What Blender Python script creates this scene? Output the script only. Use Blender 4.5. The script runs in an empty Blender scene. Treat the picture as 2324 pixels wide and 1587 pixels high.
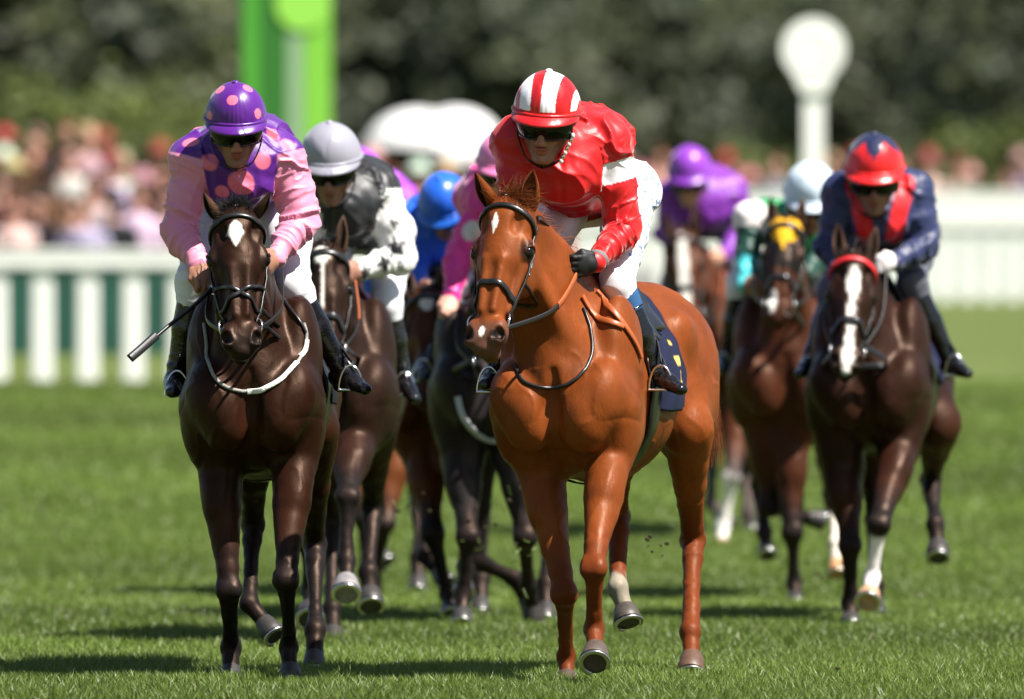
import bpy, bmesh, math, random
import numpy as np
from mathutils import Vector, Matrix
from mathutils.bvhtree import BVHTree

S = bpy.context.scene
COL = S.collection
rnd = random.Random(11)
rng = np.random.default_rng(7)

# ---------------------------------------------------------------- camera, sky, sun, exposure
F = 28000.0            # focal length in units of a 2324-wide picture
HZ = 650.0             # picture height of the camera's eye level
CAMH = 1.65
def J(px, py, d):      # point at depth d (metres from the camera) for a picture position
    return np.array([(px-1162.0)/F*d, d, CAMH-(py-HZ)/F*d])

cam = bpy.data.cameras.new('camera')
cam_o = bpy.data.objects.new('camera', cam); COL.objects.link(cam_o)
cam_o.location = (0, 0, CAMH); cam_o.rotation_euler = (math.radians(90), 0, 0)
cam.sensor_width = 36.0; cam.lens = F*36.0/2324.0
cam.shift_y = -(793.5-HZ)/2324.0
cam.clip_start = 0.5; cam.clip_end = 3000
cam.dof.use_dof = True; cam.dof.focus_distance = 50.1; cam.dof.aperture_fstop = 2.9
cam.dof.aperture_blades = 9
S.camera = cam_o

SUN_AZ = math.radians(58)    # towards the right of the view, in front of the horses
SUN_EL = math.radians(57)
sd = Vector((math.cos(SUN_EL)*math.sin(SUN_AZ), -math.cos(SUN_EL)*math.cos(SUN_AZ), math.sin(SUN_EL)))
W = bpy.data.worlds.new('World'); S.world = W; W.use_nodes = True
wn = W.node_tree.nodes; bg = wn['Background']
sky = wn.new('ShaderNodeTexSky'); sky.sky_type = 'NISHITA'; sky.sun_disc = False
sky.sun_elevation = SUN_EL; sky.sun_rotation = math.pi-SUN_AZ
W.node_tree.links.new(sky.outputs[0], bg.inputs[0]); bg.inputs[1].default_value = 0.05
sun = bpy.data.lights.new('sun', 'SUN'); sun.energy = 5.0; sun.angle = math.radians(0.5)
sun.color = (1.0, 0.955, 0.89)
sun_o = bpy.data.objects.new('sun', sun); COL.objects.link(sun_o)
sun_o.rotation_euler = sd.to_track_quat('Z', 'Y').to_euler()
S.view_settings.view_transform = 'Standard'; S.view_settings.look = 'None'
S.view_settings.exposure = 1.15; S.view_settings.gamma = 1.0
S.view_settings.use_curve_mapping = False

# ---------------------------------------------------------------- helpers
def V(*a): return np.array(a, dtype=float)
def nrm(v):
    v = np.asarray(v, float); return v/(np.linalg.norm(v)+1e-9)
def ss(a, b, x):
    t = np.clip((x-a)/(b-a), 0, 1); return t*t*(3-2*t)

def vnoise(P, seed=0):
    """smooth 3-D value noise in -1..1"""
    P = np.asarray(P, float); i = np.floor(P).astype(np.int64); f = P-i; f = f*f*(3-2*f)
    def h(a):
        n = (a[:, 0]*73856093) ^ (a[:, 1]*19349663) ^ (a[:, 2]*83492791) ^ (seed*2654435761)
        n = (n ^ (n >> 13))*1274126177 & 0x7fffffff
        n = (n ^ (n >> 16))*668265263 & 0x7fffffff
        return (n & 0xffff)/32767.5-1
    r = 0
    for dx in (0, 1):
        for dy in (0, 1):
            for dz in (0, 1):
                w = (f[:, 0] if dx else 1-f[:, 0])*(f[:, 1] if dy else 1-f[:, 1])*(f[:, 2] if dz else 1-f[:, 2])
                r = r+w*h(i+np.array([dx, dy, dz]))
    return r

def mesh_np(name, v, f, mat=None, parent=None, smooth=True, col=None):
    """v (n,3); f (m,k) or list of such arrays"""
    me = bpy.data.meshes.new(name)
    fl = f if isinstance(f, list) else [f]
    fl = [np.asarray(q, np.int32) for q in fl if len(q)]
    loops = np.concatenate([q.ravel() for q in fl]); cnt = np.concatenate([np.full(len(q), q.shape[1]) for q in fl])
    st = np.concatenate([[0], np.cumsum(cnt)[:-1]]).astype(np.int32)
    me.vertices.add(len(v)); me.vertices.foreach_set('co', np.asarray(v, np.float32).ravel())
    me.loops.add(len(loops)); me.loops.foreach_set('vertex_index', loops.astype(np.int32))
    me.polygons.add(len(cnt)); me.polygons.foreach_set('loop_start', st)
    me.update(calc_edges=True)
    me.polygons.foreach_set('use_smooth', np.full(len(cnt), smooth))
    if col is not None:
        at = me.color_attributes.new('Col', 'FLOAT_COLOR', 'POINT')
        c = np.ones((len(v), 4), np.float32); c[:, :col.shape[1]] = col
        at.data.foreach_set('color', c.ravel())
    if mat is not None: me.materials.append(mat)
    o = bpy.data.objects.new(name, me); COL.objects.link(o)
    if parent is not None: o.parent = parent
    return o

class MB:
    """collects shapes into one mesh"""
    def __init__(s): s.v = []; s.f = {}; s.n = 0; s.c = []
    def add(s, v, f, c=None):
        v = np.asarray(v, float); f = np.asarray(f, int)
        s.v.append(v); s.f.setdefault(f.shape[1], []).append(f+s.n); s.n += len(v)
        s.c.append(np.tile(np.asarray(c if c is not None else (1, 1, 1), float)[:3], (len(v), 1)) if c is None or np.ndim(c) == 1 else c)
        return s
    def box(s, lo, hi, c=None):
        x0, y0, z0 = lo; x1, y1, z1 = hi
        v = [(x0,y0,z0),(x1,y0,z0),(x1,y1,z0),(x0,y1,z0),(x0,y0,z1),(x1,y0,z1),(x1,y1,z1),(x0,y1,z1)]
        return s.add(v, [(0,3,2,1),(4,5,6,7),(0,1,5,4),(1,2,6,5),(2,3,7,6),(3,0,4,7)], c)
    def tube(s, pts, r, n=8, closed=False, c=None):
        P = np.asarray(pts, float); m = len(P); r = np.broadcast_to(np.asarray(r, float), (m,))
        T = np.zeros_like(P)
        for i in range(m):
            a = P[(i-1) % m] if (closed or i > 0) else P[0]; b = P[(i+1) % m] if (closed or i < m-1) else P[-1]
            T[i] = nrm(b-a)
        up = V(0.13, 0.2, 1.0) if abs(T[0][2]) < .9 else V(1, .1, 0)
        vs = []; n0 = nrm(np.cross(T[0], up))
        for i in range(m):
            n0 = nrm(n0-T[i]*np.dot(n0, T[i])); b0 = np.cross(T[i], n0)
            for k in range(n):
                a = 2*math.pi*k/n; vs.append(P[i]+r[i]*(math.cos(a)*n0+math.sin(a)*b0))
        fs = []
        for i in range(m if closed else m-1):
            j = (i+1) % m
            for k in range(n):
                fs.append((i*n+k, i*n+(k+1) % n, j*n+(k+1) % n, j*n+k))
        s.add(vs, fs, c)
        if not closed:
            for e, rev in ((0, True), (m-1, False)):
                ce = len(vs)+0
                base = [vs[e*n+k] for k in range(n)]+[P[e]]
                tf = [((k+1) % n, k, n) if rev else (k, (k+1) % n, n) for k in range(n)]
                s.add(base, tf, c)
        return s
    def ribbon(s, pts, nor, w, t=.004, closed=False, c=None):
        """flat strap following pts; nor = outward normals"""
        P = np.asarray(pts, float); N = np.asarray(nor, float); m = len(P)
        vs = []
        for i in range(m):
            a = P[(i-1) % m] if (closed or i > 0) else P[0]; b = P[(i+1) % m] if (closed or i < m-1) else P[-1]
            T = nrm(b-a); n = nrm(N[i]-T*np.dot(N[i], T)); sd_ = np.cross(T, n)
            for (q, e) in ((-.5, 0), (.5, 0), (.5, 1), (.28, 1.35), (-.28, 1.35), (-.5, 1)):
                vs.append(P[i]+sd_*w*q+n*t*e)
        k = 6; fs = []
        for i in range(m if closed else m-1):
            j = (i+1) % m
            for q in range(k):
                fs.append((i*k+q, i*k+(q+1) % k, j*k+(q+1) % k, j*k+q))
        s.add(vs, fs, c)
        if not closed:
            s.add([vs[q] for q in range(k)], [tuple(range(k))], c); s.add([vs[(m-1)*k+q] for q in range(k)], [tuple(reversed(range(k)))], c)
        return s
    def ell(s, c0, r, R=None, n=10, c=None):
        th = np.linspace(0, math.pi, n+1); ph = np.linspace(0, 2*math.pi, 2*n, endpoint=False)
        vs = [(math.sin(t)*math.cos(p), math.sin(t)*math.sin(p), math.cos(t)) for t in th for p in ph]
        vs = np.array(vs)*np.asarray(r)
        if R is not None: vs = vs@np.asarray(R)
        fs = [(i*2*n+k, (i+1)*2*n+k, (i+1)*2*n+(k+1) % (2*n), i*2*n+(k+1) % (2*n)) for i in range(n) for k in range(2*n)]
        return s.add(vs+np.asarray(c0), fs, c)
    def build(s, name, mat, parent=None, smooth=True):
        return mesh_np(name, np.concatenate(s.v), [np.concatenate(q) for q in s.f.values()], mat, parent, smooth, np.concatenate(s.c))

def tag(o, label=None, cat=None, group=None, kind=None):
    if label: o['label'] = label
    if cat: o['category'] = cat
    if group: o['group'] = group
    if kind: o['kind'] = kind
    return o
def empty(name, loc=(0, 0, 0)):
    o = bpy.data.objects.new(name, None); COL.objects.link(o); o.location = tuple(loc); o.empty_display_size = .1
    return o

# ---------------------------------------------------------------- materials
def mat(name, color=(.5, .5, .5), rough=.5, spec=.5, metal=0, coat=0, coat_r=.2, sheen=0, sheen_tint=(1,1,1), sheen_r=.4,
        attr=False, objcol=False, var=0, vscale=8, bump=0, bscale=40, bdist=.004, sss=0, trans=0, bump2=0, b2scale=6, b2stretch=(1,1,1), aniso=0, crease=0, cscale=7):
    m = bpy.data.materials.new(name); m.use_nodes = True; nt = m.node_tree; N = nt.nodes; L = nt.links
    p = N['Principled BSDF']
    p.inputs['Roughness'].default_value = rough; p.inputs['Specular IOR Level'].default_value = spec
    p.inputs['Metallic'].default_value = metal; p.inputs['Coat Weight'].default_value = coat; p.inputs['Coat Roughness'].default_value = coat_r
    p.inputs['Sheen Weight'].default_value = sheen; p.inputs['Sheen Roughness'].default_value = sheen_r
    p.inputs['Sheen Tint'].default_value = (*sheen_tint, 1)
    if aniso: p.inputs['Anisotropic'].default_value = aniso
    if sss:
        p.inputs['Subsurface Weight'].default_value = sss; p.inputs['Subsurface Radius'].default_value = (.012, .005, .003)
        p.inputs['Subsurface Scale'].default_value = 1.0
    tc = N.new('ShaderNodeTexCoord')
    src = None
    if attr:
        a = N.new('ShaderNodeAttribute'); a.attribute_name = 'Col'; src = a.outputs['Color']
    elif objcol:
        a = N.new('ShaderNodeObjectInfo'); src = a.outputs['Color']
    if src is None:
        a = N.new('ShaderNodeRGB'); a.outputs[0].default_value = (*color, 1); src = a.outputs[0]
    if var:
        n = N.new('ShaderNodeTexNoise'); n.inputs['Scale'].default_value = vscale; n.inputs['Detail'].default_value = 5
        L.new(tc.outputs['Object'], n.inputs['Vector'])
        mr = N.new('ShaderNodeMapRange'); mr.inputs[1].default_value = .3; mr.inputs[2].default_value = .7
        mr.inputs[3].default_value = 1-var; mr.inputs[4].default_value = 1+var*.7; L.new(n.outputs['Fac'], mr.inputs[0])
        mx = N.new('ShaderNodeMix'); mx.data_type = 'RGBA'; mx.blend_type = 'MULTIPLY'; mx.inputs[0].default_value = 1
        L.new(src, mx.inputs[6]); L.new(mr.outputs[0], mx.inputs[7]); src = mx.outputs[2]
    L.new(src, p.inputs['Base Color'])
    prev = None
    if bump2:
        mp = N.new('ShaderNodeMapping'); mp.inputs['Scale'].default_value = b2stretch; L.new(tc.outputs['Object'], mp.inputs[0])
        n = N.new('ShaderNodeTexNoise'); n.inputs['Scale'].default_value = b2scale; n.inputs['Detail'].default_value = 3
        n.inputs['Distortion'].default_value = 1.2
        L.new(mp.outputs[0], n.inputs['Vector'])
        b = N.new('ShaderNodeBump'); b.inputs['Strength'].default_value = bump2; b.inputs['Distance'].default_value = .02
        L.new(n.outputs['Fac'], b.inputs['Height']); prev = b.outputs[0]
    if crease:
        mp = N.new('ShaderNodeMapping'); mp.inputs['Scale'].default_value = (1, 1, .55); mp.inputs['Rotation'].default_value = (.3, .5, .2); L.new(tc.outputs['Object'], mp.inputs[0])
        n = N.new('ShaderNodeTexNoise'); n.noise_type = 'RIDGED_MULTIFRACTAL'; n.inputs['Scale'].default_value = cscale; n.inputs['Detail'].default_value = 2.5; n.inputs['Distortion'].default_value = .9
        L.new(mp.outputs[0], n.inputs['Vector']); b = N.new('ShaderNodeBump'); b.inputs['Strength'].default_value = crease; b.inputs['Distance'].default_value = .03
        L.new(n.outputs['Fac'], b.inputs['Height'])
        if prev is not None: L.new(prev, b.inputs['Normal'])
        prev = b.outputs[0]
    if bump:
        n = N.new('ShaderNodeTexNoise'); n.inputs['Scale'].default_value = bscale; n.inputs['Detail'].default_value = 6
        L.new(tc.outputs['Object'], n.inputs['Vector'])
        b = N.new('ShaderNodeBump'); b.inputs['Strength'].default_value = bump; b.inputs['Distance'].default_value = bdist
        L.new(n.outputs['Fac'], b.inputs['Height'])
        if prev is not None: L.new(prev, b.inputs['Normal'])
        prev = b.outputs[0]
    if prev is not None: L.new(prev, p.inputs['Normal'])
    if trans:
        t = N.new('ShaderNodeBsdfTranslucent'); L.new(src, t.inputs[0]); ms = N.new('ShaderNodeMixShader'); ms.inputs[0].default_value = trans
        L.new(p.outputs[0], ms.inputs[1]); L.new(t.outputs[0], ms.inputs[2]); L.new(ms.outputs[0], N['Material Output'].inputs[0])
    return m

M = {}
M['coat'] = mat('horse_coat', attr=True, rough=.50, spec=.24, var=.22, vscale=5, bump=.3, bscale=160, bdist=.002, bump2=.2, b2scale=13, b2stretch=(1, .7, .45))
M['coat'].node_tree.nodes['Principled BSDF'].inputs['Specular Tint'].default_value = (1, .66, .48, 1)
_nt = M['coat'].node_tree; _n = _nt.nodes.new('ShaderNodeTexNoise'); _n.inputs['Scale'].default_value = 9; _n.inputs['Detail'].default_value = 4
_r = _nt.nodes.new('ShaderNodeMapRange'); _r.inputs[1].default_value = .35; _r.inputs[2].default_value = .65; _r.inputs[3].default_value = .40; _r.inputs[4].default_value = .58
_t = _nt.nodes.new('ShaderNodeTexCoord'); _p = _nt.nodes['Principled BSDF']; _src = _p.inputs['Base Color'].links[0].from_socket
_m = _nt.nodes.new('ShaderNodeMapping'); _m.inputs['Scale'].default_value = (120, 80, 30); _nt.links.new(_t.outputs['Object'], _m.inputs[0])
_h = _nt.nodes.new('ShaderNodeTexNoise'); _h.inputs['Scale'].default_value = 1; _h.inputs['Detail'].default_value = 3; _nt.links.new(_m.outputs[0], _h.inputs[0])
_q = _nt.nodes.new('ShaderNodeMapRange'); _q.inputs[1].default_value = .3; _q.inputs[2].default_value = .7; _q.inputs[3].default_value = .93; _q.inputs[4].default_value = 1.07; _nt.links.new(_h.outputs[0], _q.inputs[0])
_x = _nt.nodes.new('ShaderNodeMix'); _x.data_type = 'RGBA'; _x.blend_type = 'MULTIPLY'; _x.inputs[0].default_value = 1; _nt.links.new(_src, _x.inputs[6]); _nt.links.new(_q.outputs[0], _x.inputs[7]); _nt.links.new(_x.outputs[2], _p.inputs['Base Color'])
_nt.links.new(_t.outputs['Object'], _n.inputs[0]); _nt.links.new(_n.outputs[0], _r.inputs[0]); _nt.links.new(_r.outputs[0], _nt.nodes['Principled BSDF'].inputs['Roughness'])
M['hair'] = mat('horse_hair', attr=True, rough=.42, spec=.5, trans=.15)
M['hoof'] = mat('hoof_horn', attr=True, rough=.5, var=.25, vscale=30, bump=.3, bscale=80)
M['shoe'] = mat('shoe_metal', (.6, .6, .58), rough=.3, metal=1)
M['eye'] = mat('eye_wet', (.006, .004, .003), rough=.08, spec=.35)
M['leather'] = mat('black_leather', (.012, .011, .012), rough=.34, spec=.5, bump=.3, bscale=120, bdist=.001)
M['tan'] = mat('tan_leather', (.36, .085, .02), rough=.42, bump=.3, bscale=120, bdist=.001, var=.15)
M['steel'] = mat('bright_steel', (.75, .74, .70), rough=.18, metal=1)
M['silk'] = mat('racing_silk', attr=True, rough=.46, spec=.42, sheen=.35, sheen_r=.35, crease=.85, cscale=7.5, bump=.25, bscale=50, bdist=.004)
M['capsilk'] = mat('cap_silk', attr=True, rough=.34, spec=.5, sheen=.2, crease=.3, cscale=12)
M['breech'] = mat('white_breeches', attr=True, rough=.6, spec=.35, crease=.5, cscale=7)
M['skin'] = mat('skin', attr=True, rough=.55, spec=.3, sss=.08, var=.22, vscale=28, bump=.1, bscale=150, bdist=.001)
M['boot'] = mat('patent_boot', (.006, .006, .007), rough=.16, spec=.6, bump2=.25, b2scale=14, b2stretch=(1, 1, 2))
M['plastic'] = mat('black_shell', (.006, .006, .006), rough=.25, spec=.5)
M['lens'] = mat('goggle_lens', (.003, .003, .003), rough=.12, spec=.25)
M['cloth'] = mat('saddle_cloth', attr=True, rough=.75, spec=.25, bump=.4, bscale=220, bdist=.001)
M['fleece'] = mat('fleece', attr=True, rough=.95, spec=.1, bump=1, bscale=120, bdist=.006)
M['whitepaint'] = mat('white_plastic_rail', (.86, .86, .80), rough=.45, var=.04, vscale=2)
M['darkgreen'] = mat('dark_green_board', (.012, .075, .05), rough=.6, var=.2, vscale=1.2)
M['green'] = mat('green_board', (.075, .36, .03), rough=.5, var=.1, vscale=.4)
M['limegreen'] = mat('lime_board', (.22, .58, .05), rough=.5, var=.1, vscale=.4)
M['greygreen'] = mat('grey_green_board', (.26, .42, .22), rough=.5, var=.1, vscale=.4)
M['midgreen'] = mat('deep_green_board', (.03, .17, .018), rough=.5, var=.1, vscale=.4)
M['objcol'] = mat('dyed_cloth', objcol=True, rough=.8, spec=.2, var=.15, vscale=6)
M['crowdskin'] = mat('far_skin', (.52, .27, .19), rough=.6)
M['canvas'] = mat('white_canvas', (.92, .92, .91), rough=.7, trans=.45)

# ---------------------------------------------------------------- implicit surfaces
class Field:
    """signed distance grid; shapes are blended in, then polygonised"""
    def __init__(s, lo, hi, h):
        s.lo = np.asarray(lo, float); s.h = h
        s.n = np.ceil((np.asarray(hi, float)-s.lo)/h).astype(int)+1
        s.f = np.full(s.n, 1.0, np.float32)
    def _box(s, lo, hi):
        a = np.clip(np.floor((lo-s.lo)/s.h).astype(int), 0, s.n); b = np.clip(np.ceil((hi-s.lo)/s.h).astype(int)+1, 0, s.n)
        if np.any(b <= a): return None
        g = [(s.lo[i]+s.h*np.arange(a[i], b[i])).astype(np.float32) for i in range(3)]
        return tuple(slice(a[i], b[i]) for i in range(3)), g[0][:, None, None], g[1][None, :, None], g[2][None, None, :]
    def _mix(s, sl, d, k, sub):
        a = s.f[sl]; d = d.astype(np.float32)
        if sub:
            if k > 0: hh = np.maximum(k-np.abs(a+d), 0)/k; s.f[sl] = np.maximum(a, -d)+hh*hh*k*.25
            else: s.f[sl] = np.maximum(a, -d)
        else:
            if k > 0: hh = np.maximum(k-np.abs(a-d), 0)/k; s.f[sl] = np.minimum(a, d)-hh*hh*k*.25
            else: s.f[sl] = np.minimum(a, d)
    def cone(s, a, b, ra, rb, k=.02, u=None, sc=1.0, sub=False):
        """tapered capsule; u/sc: cross-section scaled by sc along u"""
        a = np.asarray(a, float); b = np.asarray(b, float)
        R = max(ra, rb)*max(1, sc)+k+3*s.h
        q = s._box(np.minimum(a, b)-R, np.maximum(a, b)+R)
        if q is None: return
        sl, X, Y, Z = q
        ab = b-a; L2 = float(ab@ab)+1e-12
        t = np.clip(((X-a[0])*ab[0]+(Y-a[1])*ab[1]+(Z-a[2])*ab[2])/L2, 0, 1)
        dx = X-a[0]-t*ab[0]; dy = Y-a[1]-t*ab[1]; dz = Z-a[2]-t*ab[2]
        if u is not None and sc != 1.0:
            u = nrm(u); c = (dx*u[0]+dy*u[1]+dz*u[2])*(1/sc-1)
            dx = dx+c*u[0]; dy = dy+c*u[1]; dz = dz+c*u[2]
        d = np.sqrt(dx*dx+dy*dy+dz*dz)-(ra+t*(rb-ra))
        if sc < 1: d = d*max(sc, .6)
        s._mix(sl, d, k, sub)
    def chain(s, pts, rs, k=.02, u=None, sc=1.0):
        for i in range(len(pts)-1): s.cone(pts[i], pts[i+1], rs[i], rs[i+1], k, u, sc)
    def ell(s, c, r, R=None, k=.02, sub=False):
        """ellipsoid; rows of R are its axes"""
        c = np.asarray(c, float); r = np.asarray(r, float); A = np.eye(3) if R is None else np.asarray(R, float)
        ext = np.sqrt(((A*r[:, None])**2).sum(0))+k+3*s.h
        q = s._box(c-ext, c+ext)
        if q is None: return
        sl, X, Y, Z = q; X = X-c[0]; Y = Y-c[1]; Z = Z-c[2]
        k0 = 0; k1 = 0
        for i in range(3):
            w = (X*A[i, 0]+Y*A[i, 1]+Z*A[i, 2])/r[i]; k0 = k0+w*w; k1 = k1+(w/r[i])**2
        k0 = np.sqrt(k0); k1 = np.sqrt(k1)+1e-6
        s._mix(sl, k0*(k0-1)/k1, k, sub)
    def mesh(s):
        f = s.f; neg = f < 0
        cnt = np.zeros(np.array(f.shape)-1, np.uint8)
        for a in (0, 1):
            for b in (0, 1):
                for c in (0, 1):
                    cnt += neg[a:f.shape[0]-1+a, b:f.shape[1]-1+b, c:f.shape[2]-1+c]
        act = (cnt > 0) & (cnt < 8); idx = np.argwhere(act)
        vid = np.full(act.shape, -1, np.int32); vid[act] = np.arange(len(idx))
        P = np.zeros((len(idx), 3)); C = np.zeros(len(idx))
        cor = [np.array(q) for q in ((0,0,0),(1,0,0),(0,1,0),(1,1,0),(0,0,1),(1,0,1),(0,1,1),(1,1,1))]
        val = [f[tuple((idx+o).T)] for o in cor]
        for a, b in ((0,1),(2,3),(4,5),(6,7),(0,2),(1,3),(4,6),(5,7),(0,4),(1,5),(2,6),(3,7)):
            fa, fb = val[a], val[b]; m = (fa < 0) != (fb < 0)
            t = np.where(m, fa/np.where(m, fa-fb, 1), 0)
            P += np.where(m[:, None], cor[a]+t[:, None]*(cor[b]-cor[a]), 0); C += m
        P = s.lo+s.h*(idx+P/C[:, None])
        Q = []
        n0, n1, n2 = f.shape
        for ax in range(3):
            sh = [slice(1, -1)]*3; sh[ax] = slice(0, f.shape[ax]-1)
            sh2 = list(sh); sh2[ax] = slice(1, f.shape[ax])
            A = neg[tuple(sh)]; B = neg[tuple(sh2)]
            e = np.argwhere(A != B); fl = A[tuple(e.T)]
            off = np.array([1, 1, 1]); off[ax] = 0; e = e+off
            u, w = [(1, 2), (2, 0), (0, 1)][ax]
            def g(du, dw):
                q = e.copy(); q[:, u] -= du; q[:, w] -= dw; return vid[tuple(q.T)]
            quad = np.stack([g(1, 1), g(0, 1), g(0, 0), g(1, 0)], 1)
            quad[~fl] = quad[~fl][:, ::-1]; Q.append(quad)
        return P, np.concatenate(Q)

def vnormals(v, f):
    a = v[f[:, 2]]-v[f[:, 0]]; b = v[f[:, 3]]-v[f[:, 1]]; n = np.cross(a, b); N = np.zeros_like(v)
    for k in range(4): np.add.at(N, f[:, k], n)
    return N/(np.linalg.norm(N, axis=1)[:, None]+1e-12)

def bvh_of(v, f):
    return BVHTree.FromPolygons(v.tolist(), f.tolist())
def cast(bv, o, d, far=5):
    h = bv.ray_cast(Vector(o), Vector(nrm(d)), far)
    if h[0] is None: return None
    return np.array(h[0]), np.array(h[1])
def segdist(P, a, b):
    ab = b-a; t = np.clip(((P-a)@ab)/(ab@ab+1e-12), 0, 1)
    return np.linalg.norm(P-a-t[:, None]*ab, axis=1), t
def mixc(c, m, col):
    return c*(1-m[:, None])+np.asarray(col)*m[:, None]
def bez(pts, n=6):
    """Catmull-Rom through pts"""
    P = np.asarray(pts, float); out = []
    for i in range(len(P)-1):
        p0 = P[max(i-1, 0)]; p1 = P[i]; p2 = P[i+1]; p3 = P[min(i+2, len(P)-1)]
        for t in np.linspace(0, 1, n, endpoint=False):
            out.append(.5*((2*p1)+(-p0+p2)*t+(2*p0-5*p1+4*p2-p3)*t*t+(-p0+3*p1-3*p2+p3)*t**3))
    out.append(P[-1]); return np.array(out)

# ================================================================ the setting
def ground_z(y):
    y = np.asarray(y, float)
    t = np.clip(y-66, 0, None); z = .0178*np.where(t < 4, t*t/8, t-2)
    z = np.where(y > 178, 1.96+0*y, z)
    return z+np.where(y > 330, np.clip(y-330, 0, None)**1.1*.05, 0)
ys = np.concatenate([np.linspace(-60, 40, 11), np.linspace(42, 64, 23), np.linspace(65, 75, 21), np.linspace(78, 178, 34), np.linspace(178.5, 330, 12), np.linspace(340, 900, 20)])
xs = np.concatenate([np.linspace(-500, -40, 10), np.linspace(-36, 36, 37), np.linspace(40, 500, 10)])
gv = np.array([(x, y, float(ground_z(y))) for y in ys for x in xs]); nx = len(xs)
gf = np.array([(j*nx+i, j*nx+i+1, (j+1)*nx+i+1, (j+1)*nx+i) for j in range(len(ys)-1) for i in range(nx-1)])
def turf_mat():
    m = bpy.data.materials.new('turf'); m.use_nodes = True; N = m.node_tree.nodes; L = m.node_tree.links; p = N['Principled BSDF']
    p.inputs['Roughness'].default_value = .85; p.inputs['Specular IOR Level'].default_value = .15
    tc = N.new('ShaderNodeTexCoord'); a = N.new('ShaderNodeTexNoise'); a.inputs['Scale'].default_value = .8; a.inputs['Detail'].default_value = 8; a.inputs['Roughness'].default_value = .65
    L.new(tc.outputs['Object'], a.inputs[0])
    r = N.new('ShaderNodeValToRGB'); r.color_ramp.elements[0].position = .3; r.color_ramp.elements[0].color = (.085, .115, .026, 1)
    r.color_ramp.elements[1].position = .7; r.color_ramp.elements[1].color = (.13, .165, .045, 1); L.new(a.outputs[0], r.inputs[0]); L.new(r.outputs[0], p.inputs[0])
    b = N.new('ShaderNodeTexNoise'); b.inputs['Scale'].default_value = 40; b.inputs['Detail'].default_value = 5; L.new(tc.outputs['Object'], b.inputs[0])
    bp = N.new('ShaderNodeBump'); bp.inputs['Strength'].default_value = .9; bp.inputs['Distance'].default_value = .05; L.new(b.outputs[0], bp.inputs['Height']); L.new(bp.outputs[0], p.inputs['Normal'])
    return m
M['turf'] = turf_mat()
tag(mesh_np('ground', gv, gf, M['turf']), kind='structure')

# grass blades: many small faces, one object
def grass_field(zones):
    Vv = []; Ff = []; Cc = []; n0 = 0
    for (y0, y1, marg, dens, h0, h1, w) in zones:
        A = (y1-y0)*2*(1162/F*(y0+y1)/2+marg); n = int(A*dens)
        y = rng.uniform(y0, y1, n); x = rng.uniform(-1, 1, n)*(1162/F*y+marg)
        z = ground_z(y)
        Pn = np.stack([x*1.1, y*.55, 0*x], 1)
        big = vnoise(Pn*V(.25, .9, 1), 3)*.55+vnoise(Pn*V(.9, 1.6, 1), 5)*.45
        mid = vnoise(np.stack([x*7, y*3.5, 0*x], 1), 9)
        keep = rng.random(n) < (.9+.15*mid); x, y, z, big, mid = x[keep], y[keep], z[keep], big[keep], mid[keep]; n = len(x)
        h = rng.uniform(h0, h1, n)*(1+.14*mid+.06*big); a = rng.uniform(0, 2*math.pi, n); ln = rng.uniform(.1, .75, n)*h
        la = rng.uniform(0, 2*math.pi, n)
        wx = np.cos(a)*w*.5; wy = np.sin(a)*w*.5
        mx = x+np.cos(la)*ln*.35; my = y+np.sin(la)*ln*.35; mz = z+h*.62
        tx = x+np.cos(la)*ln; ty = y+np.sin(la)*ln; tz = z+h
        v = np.empty((n, 5, 3)); v[:, 0] = np.stack([x-wx, y-wy, z-.003], 1); v[:, 1] = np.stack([x+wx, y+wy, z-.003], 1)
        v[:, 2] = np.stack([mx+wx*.8, my+wy*.8, mz], 1); v[:, 3] = np.stack([mx-wx*.8, my-wy*.8, mz], 1); v[:, 4] = np.stack([tx, ty, tz], 1)
        b = n0+np.arange(n)*5
        Ff.append((np.stack([b, b+1, b+2, b+3], 1), np.stack([b+3, b+2, b+4], 1)))
        t = rng.random(n)
        c = np.array([.095, .148, .020])*(1-t[:, None])+np.array([.150, .203, .042])*t[:, None]
        c = c*((1+.24*big+.05*mid)*(1+.13*np.sin(2*math.pi*(y*.10+x*.07)))*(1.04 if y0 < 62 else 1.14))[:, None]
        dry = rng.random(n) < .025; c[dry] = (.24, .26, .12)
        Vv.append(v.reshape(-1, 3)); Cc.append(np.repeat(c, 5, 0)); n0 += n*5
    return np.concatenate(Vv), [np.concatenate([q[0] for q in Ff]), np.concatenate([q[1] for q in Ff])], np.concatenate(Cc)
M['blade'] = mat('grass_blade', attr=True, rough=.42, spec=.35, trans=.3)
gv_, gf_, gc_ = grass_field([(47.8, 54, 1.2, 5400, .045, .085, .006), (54, 62, 1.3, 2600, .04, .08, .008), (62, 76, 1.5, 1700, .035, .065, .010), (76, 111, 2, 620, .035, .065, .017)])
tag(mesh_np('grass', gv_, gf_, M['blade'], smooth=False, col=gc_), 'short bright green racecourse turf under the galloping horses', 'grass', kind='stuff')

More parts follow.
